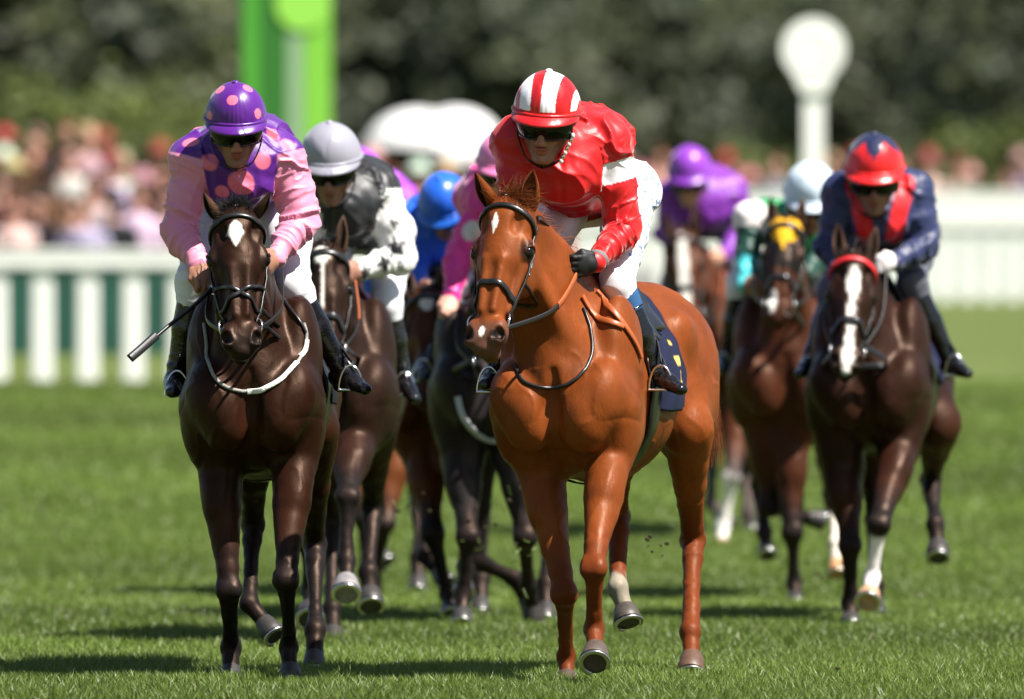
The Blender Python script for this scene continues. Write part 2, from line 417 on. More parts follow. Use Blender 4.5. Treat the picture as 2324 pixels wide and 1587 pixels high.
# turf bits kicked up by the hooves
mb = MB()
for (px, py, d, n) in ((1210, 1240, 56, 10), (1860, 1290, 62, 12), (905, 1140, 58, 8), (1200, 1130, 57, 7), (1480, 1260, 53, 9), (1900, 1500, 51, 6), (1120, 1050, 60, 6), (1075, 1180, 58, 7)):
    for k in range(n):
        p = J(px+rnd.gauss(0, 28), py+rnd.gauss(0, 32), d+rnd.uniform(-.5, .5)); r = rnd.uniform(.004, .013)
        if rnd.random() < .5: mb.ell(p, (r, r*.7, r*.8), n=3, c=(.06, .05, .025))
        else:
            q = nrm(rng.normal(size=3)); mb.ribbon([p-q*r*2, p, p+q*r*2+V(0, 0, r)], [V(0, -1, .3)]*3, .004, .001, c=(.13, .2, .04))
tag(mb.build('kicked_up_turf', M['blade'], smooth=False), 'loose bits of grass and soil in the air between the legs', 'turf bits', kind='stuff')

# ---- rails
def rail_fence(label, px0, px1, d, step, wid, top, rail_h, base_off, slats_th=.03):
    s = F/d; z0 = float(ground_z(d)); x0 = (px0-1162)/s; x1 = (px1-1162)/s
    root = empty('rail_fence', (x0, d, z0)); tag(root, label, 'fence')
    mb = MB(); L_ = x1-x0
    mb.box((0, -.045, top-rail_h), (L_, .0, top)); mb.box((0, -.055, top-.03), (L_, .012, top+.012))
    mb.build('rail', M['whitepaint'], root, smooth=False)
    pm = None; n = int(L_/step)+1
    for k in range(n):
        if pm is None:
            b = MB(); w = wid/2; h = top-rail_h*.5; c = .02
            prof = [(-w, 0), (-w+c, -.01), (w-c, -.01), (w, 0), (w, slats_th), (-w, slats_th)]
            vs = [(a, q+.004, -.08) for a, q in prof]+[(a, q+.004, h) for a, q in prof]
            fs = [(i, (i+1) % 6, 6+(i+1) % 6, 6+i) for i in range(6)]
            b.add(vs, fs); b.add(vs, [(5, 4, 3, 2, 1, 0), (6, 7, 8, 9, 10, 11)])
            pm = b.build('picket', M['whitepaint'], root, smooth=False); pm.location = (base_off, 0, 0)
        else:
            o = pm.copy(); COL.objects.link(o); o.parent = root; o.location = (base_off+k*step, 0, 0)
    return root
rail_fence('white racecourse rail with wide pickets, at the left', -350, 1260, 112, .412, .20, 1.20, .165, .135)
rail_fence('white closely spaced picket fence with deep top board, at the right', 1270, 2760, 150, .273, .17, 1.34, .44, .05)

# ---- dark green hoarding below the crowd
hx0 = (-350-1162)/F*122.6; hw = 1.22
hoard = empty('crowd_barrier', (hx0, 122.6, float(ground_z(122.6)))); tag(hoard, 'dark green boarded barrier between the white pickets and the crowd', 'barrier')
for k in range(6):
    b = MB(); b.box((k*hw+.006, 0, -.03), ((k+1)*hw-.006, .03, .86)); b.build('panel', M['darkgreen'], hoard, smooth=False)
b = MB(); b.box((0, -.02, .862), (6*hw, .05, .90)); b.build('top_rail', M['darkgreen'], hoard, smooth=False)
hoard2x = (1275-1162)/F*155
hoard2 = empty('crowd_barrier', (hoard2x, 155, float(ground_z(155)))); tag(hoard2, 'pale grey green boarding close behind the right picket fence', 'barrier')
M['palegreen'] = mat('pale_board', (.62, .66, .62), rough=.7, var=.35, vscale=.9)
for k in range(6):
    b = MB(); b.box((k*1.4+.006, 0, -.03), ((k+1)*1.4-.006, .03, .8)); b.build('panel', M['palegreen'], hoard2, smooth=False)

# ---- terrace steps
M['concrete'] = mat('terrace_concrete', (.33, .32, .30), rough=.85, var=.15, vscale=1, bump=.3, bscale=20)
tz = []
for k in range(5):
    z = .96+.22*k; tz.append(z); mb = MB(); mb.box((-14, 123.2+k*3.4, .2), (1.6, 126.6+k*3.4, z)); tag(mb.build('terrace_step', M['concrete'], smooth=False), kind='structure')

# ---- spectators
def person_protos():
    out = []
    for kind in range(6):
        # body (skin) with head, neck, arms, legs in one surface
        f = Field((-.45, -.25, 0), (.45, .35, 1.85), .028); kk_ = kind; sh = 1.42 if kind in (0, 1, 5) else 1.36; kind = {4: 2, 5: 0}.get(kind, kind)
        f.ell((0, 0, sh+.25), (.078, .095, .115), k=.02); f.cone((0, 0, sh-.02), (0, 0, sh+.2), .055, .05, .03)
        f.ell((0, 0, sh-.15), (.17, .10, .2), k=.05); f.ell((0, 0, .98), (.16, .10, .16), k=.05); f.cone((0, 0, .95), (0, 0, 1.3), .12, .12, .04)
        ar = [((-.2, 0, sh-.06), (-.27, .0, sh-.33), (-.2, -.16, sh-.45)), ((.2, 0, sh-.06), (.27, .0, sh-.33), (.24, -.05, sh-.58))]
        if kind == 1: ar[0] = ((-.2, 0, sh-.06), (-.3, -.1, sh-.2), (-.16, -.2, sh+.05))
        if kind == 3: ar[1] = ((.2, 0, sh-.06), (.31, -.06, sh-.25), (.12, -.2, sh-.2))
        for a in ar: f.chain(a, (.055, .045, .035), .02); f.ell(a[2], (.045, .04, .05), k=.02)
        for sx in (-1, 1): f.chain([(sx*.09, 0, .92), (sx*.1, -.01, .5), (sx*.1, .02, .08)], (.09, .06, .045), .03); f.cone((sx*.1, .03, .05), (sx*.1, -.12, .04), .045, .035, .02)
        v, q = f.mesh(); body = (v, q)
        # clothes
        f = Field((-.5, -.3, 0), (.5, .4, 1.75), .03)
        f.ell((0, 0, sh-.14), (.2, .125, .2), k=.05); f.cone((0, 0, .98), (0, 0, 1.3), .15, .14, .05, u=V(1, 0, 0), sc=1.12)
        for a in ar: f.chain(a[:2]+(tuple(np.array(a[1])*.35+np.array(a[2])*.65),) if kind < 2 else (a[0], a[1]), (.075, .066, .055)[:3 if kind < 2 else 2], .03)
        if kind < 2:
            for sx in (-1, 1): f.chain([(sx*.09, 0, .95), (sx*.1, -.01, .5), (sx*.1, .02, .12)], (.11, .085, .075), .04)
        else: f.cone((0, 0, 1.0), (0, 0, .55), .16, .25, .05)
        v, q = f.mesh(); cl = (v, q)
        mb = MB()
        hz = sh+.30
        if kk_ in (0, 2, 3):
            n = 16; R = .16 if kind == 0 else .21
            prof = [(0, .14), (.07, .135), (.095, .10), (.10, .03), (R, .005+(.02 if kind == 2 else 0)), (R, -.006), (.098, -.01)]
            vs = [(r*math.cos(2*math.pi*k/n), r*math.sin(2*math.pi*k/n)*1.1, hz+z) for r, z in prof for k in range(n)]
            fs = [(i*n+(k+1) % n, i*n+k, (i+1)*n+k, (i+1)*n+(k+1) % n) for i in range(len(prof)-1) for k in range(n)]
            mb.add(vs, fs)
        else: mb.ell((0, .02, hz-.0), (.09, .10, .10), n=8)
        out.append((body, cl, mb, 'hat' if kk_ in (0, 2, 3) else 'hair'))
    return out
protos = []
for (bd, cl, hb, hn) in person_protos():
    def raw(name, vq, m):
        o = mesh_np(name, vq[0], vq[1], m); me = o.data; bpy.data.objects.remove(o); return me
    ho = hb.build(hn, M['objcol']); hme = ho.data; bpy.data.objects.remove(ho)
    protos.append((raw('body', bd, M['crowdskin']), raw('clothes', cl, M['objcol']), hme, hn))
CL = {'white': (.68, .64, .62), 'pale pink': (.55, .32, .31), 'bright pink': (.55, .04, .17), 'red': (.34, .04, .03), 'black': (.015, .015, .018), 'navy blue': (.02, .03, .09),
      'grey': (.22, .22, .24), 'pale blue': (.42, .5, .68), 'yellow': (.6, .35, .08), 'cream': (.66, .55, .38), 'brown': (.14, .06, .035), 'coral': (.45, .17, .12), 'green': (.05, .25, .10)}
HT = {'straw': (.5, .36, .2), 'white': (.7, .66, .63), 'black': (.015, .015, .015), 'pink': (.6, .3, .31), 'red': (.35, .06, .05), 'brown': (.10, .045, .02), 'cream': (.7, .6, .45)}
seen = {}
def spectator(x, y, z, kind, ck, hk, where):
    r = empty('person', (x, y, z)); r.rotation_euler.z = rnd.uniform(-.6, .6); sc = rnd.uniform(.86, 1.0); r.scale = (sc, sc, sc)
    bm_, cm_, hm_, hn = protos[kind]
    wear = 'suit' if kind in (0, 1, 5) else 'dress'
    lab = 'spectator in %s %s and %s %s, %s' % (ck, wear, hk, 'hat' if hn == 'hat' else 'hair', where)
    if len(lab.replace(',', '').split()) > 16: print('LONG', lab)
    tag(r, lab, 'person', 'spectators standing behind the rails')
    for nm, me, c in (('body', bm_, None), (wear, cm_, CL[ck]), (hn, hm_, HT[hk])):
        o = bpy.data.objects.new(nm, me); COL.objects.link(o); o.parent = r
        if c: o.color = (*[q*rnd.uniform(.6, .95) for q in c], 1)
ckl = ['white', 'white', 'pale pink', 'bright pink', 'red', 'black', 'black', 'navy blue', 'grey', 'pale blue', 'yellow', 'brown', 'brown', 'coral', 'red', 'pale pink', 'brown', 'black', 'white']
hkl = ['straw', 'white', 'black', 'pink', 'red', 'brown', 'brown', 'brown', 'pink']
rowname = ['front row of left terrace', 'second row of left terrace', 'third row of left terrace', 'fourth row of left terrace', 'back row at far left']
for r in range(5):
    d = 124.2+r*3.4; pxs = np.arange(-330+37*(r % 2), (1250, 1240, 1230, 660, 260)[r], 60 if r < 2 else 70)
    for px in pxs:
        if 590 < px < 730 and r > 1: continue
        if r == 2 and px > 560 and rnd.random() < .2: continue
        if r == 3 and px > 60 and rnd.random() < .5: continue
        p = J(px+rnd.uniform(-22, 22), 0, d+rnd.uniform(-.8, 1.4))
        kind = rnd.choice((0, 1, 1, 2, 3, 4, 4, 5)); c = rnd.choice(ckl)
        if kind in (0, 1, 5) and c in ('bright pink', 'yellow', 'coral', 'red'): c = rnd.choice(('grey', 'black', 'navy blue', 'cream', 'white'))
        hk = rnd.choice(hkl) if kind in (0, 2, 3) else rnd.choice(('brown', 'black', 'brown', 'straw'))
        spectator(p[0], p[1], tz[r], kind, c, hk, rowname[r])
for r in range(2):
    d = 157.5+r*4
    for px in np.arange(1240+r*35, 2800, 68):
        p = J(px+rnd.uniform(-25, 25), 0, d+rnd.uniform(-.8, 1.2)); kind = rnd.choice((0, 1, 2, 3, 4, 5)); c = rnd.choice(['white', 'coral', 'pale pink', 'red', 'brown', 'grey', 'cream', 'coral', 'black', 'pale pink'])
        if kind in (0, 1, 5): c = rnd.choice(('grey', 'black', 'cream', 'brown'))
        spectator(p[0], p[1], float(ground_z(p[1])), kind, c, rnd.choice(['pink', 'straw', 'red', 'brown', 'cream']) if kind in (0, 2, 3) else 'brown', ('just behind right fence', 'second row behind right fence')[r])

# ---- white umbrellas over the crowd
def umbrella(px, py, d, R, tilt, label):
    p = J(px, py, d); zb = tz[2] if d < 140 else float(ground_z(d))
    r = empty('umbrella', (p[0], p[1], zb)); tag(r, label, 'umbrella', 'white umbrellas above the crowd')
    mb = MB(); n = 16; ring = 8; h = p[2]-zb; vs = []
    for i in range(ring+1):
        t = i/ring*math.pi*.46
        for k in range(n):
            a = 2*math.pi*k/n; rr = R*math.sin(t)*(1-.05*(k % 2)*(i/ring)); q = V(rr*math.cos(a), rr*math.sin(a), R*.82*math.cos(t))
            vs.append((q[0]*math.cos(tilt)+q[2]*math.sin(tilt), q[1], h-R*.45+q[2]*math.cos(tilt)-q[0]*math.sin(tilt)))
    mb.add(vs, [(i*n+k, (i+1)*n+k, (i+1)*n+(k+1) % n, i*n+(k+1) % n) for i in range(ring) for k in range(n)])
    mb.build('canopy', M['canvas'], r)
    mb = MB(); mb.tube([(0, 0, 0), (0, 0, h+R*.25)], .014, 8); mb.build('pole', M['steel'], r)
umbrella(945, 292, 137.5, .60, 0, 'large white umbrella over the crowd, leftmost of the three beside the green post')
umbrella(1040, 282, 136.5, .50, .15, 'white umbrella in the middle of the three left of the red capped jockey')
umbrella(1078, 345, 134, .50, .25, 'lowest and rightmost of the three white umbrellas, nearest the red capped jockey')

# ---- tall green panelled column and the white disc post
gx = (650-1162)/F*128.0; gz0 = float(ground_z(128.0)); root = empty('green_column', (gx, 128.0, gz0)); tag(root, 'tall bright green panelled column rising behind the crowd between the two left jockeys', 'column')
wd = 200/F*128.0; H_ = 7.2; x0 = -wd/2
for a, b_, m in ((0, .2, 'green'), (.2, .5, 'midgreen'), (.5, .7, 'greygreen'), (.7, 1, 'limegreen')):
    mb = MB(); mb.box((x0+a*wd+.004, 0, 0), (x0+b_*wd-.004, .5, H_)); mb.build('panel', M[m], root, smooth=False)
mb = MB(); n = 28; rr = .29; zc = CAMH+(HZ-8)/F*128-gz0; xc = (695-657)/F*128
mb.add([(xc+rr*math.cos(2*math.pi*k/n), -.02 if j else -.002, zc+rr*math.sin(2*math.pi*k/n)) for j in (0, 1) for k in range(n)], [(k, (k+1) % n, n+(k+1) % n, n+k) for k in range(n)])
mb.add([(xc+rr*math.cos(2*math.pi*k/n), -.02, zc+rr*math.sin(2*math.pi*k/n)) for k in range(n)], [tuple(range(n))]); M['lime2'] = mat('lime_disc', (.30, .68, .08), rough=.5)
mb.build('round_emblem', M['lime2'], root, smooth=False)

d = 118.0; s = F/d; z0 = float(ground_z(d)); root = empty('marker_post', ((1847-1162)/s, d, z0)); tag(root, 'white distance post topped by a big round disc, right of the red capped jockey', 'marker post')
zt = lambda py: CAMH+(HZ-py)/s-z0
mb = MB(); w = 24/s; mb.box((-w, 0, 0), (w, .07, zt(196))); mb.build('post', M['whitepaint'], root, smooth=False)
prof = []; R = 73/s; zc = zt(112)
for k in range(36):
    a = math.radians(-48+k*276/35); prof.append((R*math.cos(a), zc+R*math.sin(a)))
prof = prof+[(-w*1.15, zt(212)), (w*1.15, zt(212))]
n = len(prof); mb = MB()
mb.add([(x, y, z) for y in (-.03, .10) for x, z in prof], [(k, n+k, n+(k+1) % n, (k+1) % n) for k in range(n)])
mb.add([(x, -.03, z) for x, z in prof], [tuple(range(n))]); mb.add([(x, .10, z) for x, z in prof], [tuple(reversed(range(n)))])
mb.build('disc', M['whitepaint'], root, smooth=False)
mb = MB(); nn = 32
ring = [(rr*math.cos(2*math.pi*k/nn), yy, zc+rr*math.sin(2*math.pi*k/nn)) for rr, yy in ((R*.62, -.031), (R*.62, -.034), (R*.52, -.034), (R*.52, -.031)) for k in range(nn)]
mb.add(ring, [(i*nn+k, i*nn+(k+1) % nn, ((i+1) % 4)*nn+(k+1) % nn, ((i+1) % 4)*nn+k) for i in range(4) for k in range(nn)])
mb.build('rim', M['whitepaint'], root)

# ---- trees and bushes
def crown_mesh(seed, n_cl, per, rx, rz, zc, leaf, cols):
    r = np.random.default_rng(seed); Vv = []; Cc = []
    lob = r.normal(size=(7, 3)); lob /= np.linalg.norm(lob, axis=1)[:, None]
    for k in range(n_cl):
        dv = nrm(r.normal(size=3)); rad = r.uniform(.35, 1.0)**.6*(.78+.3*max(0, float((lob@dv).max())))
        c = V(dv[0]*rx*rad, dv[1]*rx*rad, zc+dv[2]*rz*rad); cs = r.uniform(.55, 1.25)
        base = np.array(cols[r.integers(len(cols))])*r.uniform(.75, 1.25)
        p = c+r.normal(size=(per, 3))*np.array([.55, .55, .38])*cs
        on = nrm(dv+V(0, 0, .35))+r.normal(size=(per, 3))*.38; a = np.cross(on, r.normal(size=(per, 3))); a /= np.linalg.norm(a, axis=1)[:, None]; b = np.cross(a, on); b /= np.linalg.norm(b, axis=1)[:, None]
        l = leaf*r.uniform(.6, 1.3, (per, 1))
        q = np.stack([p-a*l*.5, p+b*l*.33, p+a*l*.5, p-b*l*.33], 1); Vv.append(q.reshape(-1, 3))
        Cc.append(np.repeat(np.clip(base*r.uniform(.8, 1.2, (per, 1)), 0, 1), 4, 0))
    v = np.concatenate(Vv); n = len(v)//4
    return v, np.arange(n*4).reshape(n, 4), np.concatenate(Cc)
M['leaf'] = mat('leaves', attr=True, rough=.55, spec=.3, trans=.25)
M['bark'] = mat('bark', (.09, .065, .045), rough=.9, var=.3, vscale=3, bump=.8, bscale=12, bdist=.05)
dk = [(.046, .056, .032), (.056, .066, .034), (.042, .051, .030), (.062, .071, .034)]; ol = [(.072, .085, .032), (.066, .077, .031), (.056, .067, .031), (.076, .087, .034)]  # leaf colours paled and greyed to stand in for distance haze
tp = []
for k, cols in enumerate((dk, dk, ol, ol+dk)):
    v, q, c = crown_mesh(50+k, 120, 62, 4.3, 5.6, 7.0, .55, cols); o = mesh_np('crown', v, q, M['leaf'], smooth=False, col=c); me = o.data; bpy.data.objects.remove(o); tp.append(me)
def trunk_mesh(seed):
    r = random.Random(seed); mb = MB()
    P = bez([(0, 0, -.2), (r.uniform(-.2, .2), 0, 2.2), (r.uniform(-.4, .4), .2, 4.6), (r.uniform(-.6, .6), 0, 9)], 4); mb.tube(P, np.linspace(.34, .1, len(P)), 10)
    for k in range(6):
        a = r.uniform(0, 6.28); z = r.uniform(2.2, 6); L_ = r.uniform(2, 3.4); b = V(0, 0, z)
        mb.tube(bez([b, b+V(math.cos(a)*L_*.5, math.sin(a)*L_*.5, .7), b+V(math.cos(a)*L_, math.sin(a)*L_, 1.9)], 4), np.linspace(.13, .03, 9), 6)
    o = mb.build('trunk', M['bark']); me = o.data; bpy.data.objects.remove(o); return me
tk = [trunk_mesh(k) for k in range(3)]
def tree_at(px):
    for lim, t in ((-700, 'far beyond the left edge'), (-380, 'some way beyond the left edge'), (-100, 'just beyond the left edge'), (120, 'at the upper left corner'), (330, 'above the left crowd'), (620, 'above the purple spotted cap'), (900, 'right of the green column'), (1200, 'above the white umbrellas'), (1450, 'behind the red and white cap'),
                   (1720, 'above the plain purple cap'), (1960, 'behind the white disc post'), (2330, 'above the navy and red cap'), (2560, 'just beyond the right edge'), (2900, 'some way beyond the right edge')):
        if px < lim: return t
    return 'far beyond the right edge'
tl = ['dark dense tree', 'very dark broad tree', 'olive green tree', 'mixed green tree']
for k in range(30):
    row = k % 2; x = -25+k*1.75+rnd.uniform(-.8, .8); y = (232 if row == 0 else 262)+rnd.uniform(-7, 7); kind = rnd.choice((0, 1, 2, 3) if x > -2 else (0, 1, 0, 3))
    r = empty('tree', (x, y, float(ground_z(y)))); sc = rnd.uniform(.52, .72); r.scale = (sc*1.05, sc*1.05, sc); r.rotation_euler.z = rnd.uniform(0, 6.28)
    tag(r, '%s, %s row of the wood, %s' % (tl[kind], ('front', 'back')[row], tree_at(1162+x/y*F)), 'tree', 'trees in the wood behind the course')
    for nm, me in (('crown', tp[kind]), ('trunk', tk[k % 3])):
        o = bpy.data.objects.new(nm, me); COL.objects.link(o); o.parent = r
        if nm == 'crown': o.location = (0, 0, -1.2 if row else -1.9)
bl = [(.12, .15, .035), (.10, .125, .03), (.07, .09, .028)]
v, q, c = crown_mesh(90, 60, 60, 1.5, 1.7, 1.5, .22, bl); o = mesh_np('crown', v, q, M['leaf'], smooth=False, col=c); bme = o.data; bpy.data.objects.remove(o)
mbt = MB()
for k in range(5): a = k*1.3; mbt.tube([(0, 0, -.1), (math.cos(a)*.3, math.sin(a)*.3, .9), (math.cos(a)*.8, math.sin(a)*.8, 2)], [.05, .035, .012], 6)
bo = mbt.build('trunk', M['bark']); btk = bo.data; bpy.data.objects.remove(bo)
for k, (px, top) in enumerate(((-160, 240), (40, 195), (200, 215), (330, 195), (470, 240), (620, 290), (1700, 330), (2150, 300), (2380, 260))):
    y = 186+rnd.uniform(-4, 4); p = J(px, top, y); z0 = float(ground_z(y)); r = empty('bush', (p[0], y, z0)); sc = (p[2]-z0)/3.3; r.scale = (sc, sc, sc); r.rotation_euler.z = k*1.1
    tag(r, 'light green bush behind the crowd, '+('beyond the left edge', 'near the left edge', 'left of the purple spotted cap', 'tallest of those at left', 'just above the purple spotted cap', 'beside the green column', 'left of the disc post', 'right of the navy and red cap', 'beyond the right edge')[k], 'bush', 'bushes behind the crowd')
    for nm, me in (('crown', bme), ('trunk', btk)):
        o = bpy.data.objects.new(nm, me); COL.objects.link(o); o.parent = r
# wooded hill behind everything
v, q, c = crown_mesh(99, 2, 2, 1, 1, 1, .1, dk)
r_ = np.random.default_rng(5); n = 60000
hx = r_.uniform(-75, 75, n); hy = r_.uniform(292, 345, n); hz = ground_z(hy)+r_.uniform(0, 1, n)*(15+6*vnoise(np.stack([hx*.15, hy*.1, 0*hx], 1), 4)+(hy-292)*.14)
on = np.array([.1, -.75, .6])+r_.normal(size=(n, 3))*.4; a = np.cross(on, r_.normal(size=(n, 3))); a /= np.linalg.norm(a, axis=1)[:, None]; b = np.cross(a, on); b /= np.linalg.norm(b, axis=1)[:, None]; l = r_.uniform(.5, 1.1, (n, 1))
P = np.stack([hx, hy, hz], 1); qv = np.stack([P-a*l*.5, P+b*l*.4, P+a*l*.5, P-b*l*.4], 1).reshape(-1, 3)
cc = np.array(dk)[r_.integers(0, 4, n)]*1.2*(1+.5*vnoise(P*.22, 8))[:, None]
tag(mesh_np('distant_wood', qv, np.arange(4*n).reshape(n, 4), M['leaf'], smooth=False, col=np.repeat(cc, 4, 0)), 'far dark green wood filling the background', 'wood', kind='stuff')

# ================================================================ horses
def lerp(a, b, t): return a+(b-a)*t

def hair_strands(root, dirs, n, r0, mb, colr, seg=4, grav=.3, jit=.25, seed=1):
    """root: fn(rng)->(point, direction, length)"""
    r = np.random.default_rng(seed)
    for k in range(n):
        p, d, L = root(r); d = nrm(d+r.normal(size=3)*jit*.5); pts = [p]; q = np.array(p, float)
        for i in range(seg):
            q = q+d*L/seg; d = nrm(d+V(0, 0, -grav/seg)+r.normal(size=3)*jit/seg); pts.append(q.copy())
        c = np.array(colr)*r.uniform(.7, 1.35)
        mb.tube(pts, np.linspace(r0, r0*.25, seg+1), 4, c=c)

def make_hoof(root, cor, toe, rad, colr, fwd, shoe=True):
    g = nrm(toe-cor); L = np.linalg.norm(toe-cor); fw = nrm(fwd-g*np.dot(fwd, g)); sdv = np.cross(g, fw)
    n = 20; rings = ((-.12, .78, 0), (0, .84, .0), (.08, .88, 0.02), (.5, 1.0, .13), (.97, 1.15, .26), (1.0, 1.12, .26), (.94, .80, .22), (.90, .1, .15))
    vs = []
    for t, r, o in rings:
        for k in range(n):
            a = 2*math.pi*k/n; ca = math.cos(a); rr = rad*r*(1.0 if ca > -.2 else 1-.10*(-ca-.2))
            vs.append(cor+g*L*t+fw*(ca*rr*1.05+rad*o)+sdv*math.sin(a)*rr)
    fs = [(i*n+k, i*n+(k+1) % n, (i+1)*n+(k+1) % n, (i+1)*n+k) for i in range(len(rings)-1) for k in range(n)]
    mb = MB(); mb.add(vs, fs, colr); mb.add([vs[-n+k] for k in range(n)], [tuple(range(n))], colr)
    h = mb.build('hoof', M['hoof'], root)
    if shoe:
        pts = []
        for k in range(15):
            a = math.radians(-140+k*20); pts.append(cor+g*L*1.02+fw*(math.cos(a)*rad*1.04+rad*.2)+sdv*math.sin(a)*rad*1.0)
        mb = MB(); mb.ribbon(pts, [g]*15, .018, .007); mb.build('horseshoe', M['shoe'], h)
    return h

def horse(sp):
    d = sp['d']; h = sp['h']; hs = sp.get('hs', 1.06); cx = sp['chest'][0]; hero = sp.get('hero', False)
    base = J(cx, 0, d); base[2] = float(ground_z(d))
    root = empty('horse', base); tag(root, sp['label'], 'horse', 'galloping racehorses and their riders')
    def W_(px, py, off): return J(px, py, d+off)-base
    C = J(cx, 0, d+.2)-base; C[2] = 0
    Rr = J(sp['rump'], 0, d+1.6)-base; Rr[2] = 0
    a = nrm(Rr-C); b = V(a[1], -a[0], 0); UP = V(0, 0, 1); AX = np.array([b, a, UP]); zo = sp.get('zo', 0)
    wd = sp.get('wide', 1.0)
    def T(s, k, z): return C+b*s*hs*wd+a*(k-.2)*hs+UP*(z*hs+zo)
    # head frame
    O = W_(*sp['poll']); Nz = W_(*sp['nose']); Vd = nrm(Nz-O); t = math.radians(sp.get('yaw', 0))
    U = V(math.cos(t), -math.sin(t), math.sin(math.radians(sp.get('roll', 0)))); U = nrm(U-Vd*np.dot(U, Vd)); Nn = np.cross(Vd, U); hsc = np.linalg.norm(Nz-O)/.6; hw_ = sp.get('hw', 1.0)
    HA = np.array([U, Vd, Nn])
    def H(u, v, n): return O+U*u*hsc*hw_+Vd*v*hsc+Nn*n*hsc
    # bounds
    pts = [T(-.36, -.1, .7), T(.36, 1.95, 1.8), H(-.15, -.05, .05), H(.15, .68, .05), H(0, .3, -.25)]
    for lg in sp['legs'].values(): pts += [W_(*q) for q in lg]
    pts = np.array(pts); f = Field(pts.min(0)-.1, pts.max(0)+.1, h)
    E = lambda c, r, k=.05, A=AX, sub=False, s=hs: f.ell(c, np.array(r)*s, A, k*s, sub)
    # --- trunk
    E(T(0, .38, 1.14), (.235, .40, .33)); E(T(0, .78, 1.12), (.285, .52, .335), .1); E(T(0, 1.22, 1.20), (.235, .42, .265), .1)
    E(T(0, 1.52, 1.27), (.255, .34, .29), .1); E(T(0, .58, 1.44), (.075, .34, .15), .1); E(T(0, 1.05, 1.42), (.12, .4, .10), .1)
    for sx in (-1, 1):
        E(T(sx*.112, .055, 1.06), (.105, .11, .15), .022)          # breast
        E(T(sx*.185, .10, 1.13), (.085, .13, .13), .045)           # point of shoulder
        E(T(sx*.19, .30, 1.27), (.085, .17, .24), .06)             # shoulder blade
        E(T(sx*.215, .28, 1.02), (.075, .16, .15), .05)            # triceps
        E(T(sx*.16, 1.56, 1.14), (.135, .24, .30), .07)            # haunch
        E(T(sx*.20, 1.30, 1.36), (.06, .10, .09), .06)             # hip
        E(T(sx*.10, 1.74, 1.22), (.09, .10, .22), .05)
    f.cone(T(0, -.045, .98), T(0, .0, 1.22), .042*hs, .024*hs, .03, sub=True)   # breast groove
    f.cone(T(0, 1.80, 1.44), T(0, 1.92, 1.30), .04*hs, .03*hs, .04)           # dock
    # --- neck
    nb = T(0, .30, 1.30); nt = H(0, .075, -.15); nm = lerp(nb, nt, .5)+a*.04+UP*sp.get('arch', .02)
    nu = nrm(np.cross(nt-nb, V(0, 0, 1)) if abs(nrm(nt-nb)[2]) < .93 else b)
    f.cone(nb, nm, .22*hs, .155*hs, .09, u=nu, sc=.58); f.cone(nm, nt, .165*hs, .115*hs, .05, u=nu, sc=.58)
    f.cone(T(0, .12, 1.20), lerp(nm, H(0, .2, -.17), .35), .10*hs, .07*hs, .08)             # gullet
    f.cone(T(0, .52, 1.46), H(0, .02, -.10), .075*hs, .06*hs, .06)                      # crest
    for sx in (-1, 1): f.cone(T(sx*.09, .14, 1.20), H(sx*.05, .20, -.19), .05*hs, .035*hs, .05)  # neck muscles
    # --- head
    e = lambda c, r, k=.02, sub=False: f.ell(H(*c), np.array(r)*hsc*np.array([hw_, 1, 1]), HA, k, sub)
    cn = lambda p, q, r1, r2, k=.02, sc=1.0, sub=False: f.cone(H(*p), H(*q), r1*hsc, r2*hsc, k, U, sc, sub)
    e((0, .075, -.085), (.088, .10, .085), .05); cn((0, .10, -.065), (0, .23, -.07), .080, .076, .04, 1.12)
    cn((0, .22, -.07), (0, .49, -.068), .070, .046, .03, .98*hw_); cn((0, .27, -.15), (0, .50, -.115), .058, .036, .03)
    for sx in (-1, 1):
        e((sx*.055, .225, -.155), (.036, .105, .095), .03)
        e((sx*.088, .195, -.07), (.026, .048, .032), .022)                     # orbit
        cn((sx*.082, .165, -.052), (sx*.100, .205, -.052), .014, .014, .015)   # brow
        e((sx*.062, .118, -.012), (.018, .032, .014), .03, True)               # hollow above the eye
        cn((sx*.080, .26, -.085), (sx*.056, .43, -.082), .017, .010, .02)      # facial crest
        cn((sx*.032, .26, -.008), (sx*.024, .45, -.022), .012, .009, .025)     # nasal bones
        e((sx*.112, .207, -.066), (.022, .024, .022), .006, True)              # socket
        e((sx*.046, .525, -.058), (.032, .055, .040), .025)                    # nostril flare
        e((sx*.052, .555, -.035), (.024, .030, .024), .012)
        e((sx*.060, .543, -.020), (.021, .026, .034), .006, True)
        e((sx*.048, .556, -.010), (.017, .016, .024), .004, True)
    e((0, .545, -.075), (.052, .055, .052), .03); e((0, .588, -.070), (.042, .026, .038), .02); e((0, .572, -.122), (.034, .036, .032), .018)
    cn((-.05, .575, -.104), (.05, .575, -.104), .006, .006, .008, sub=True)   # mouth
    # --- legs
    legs = {}
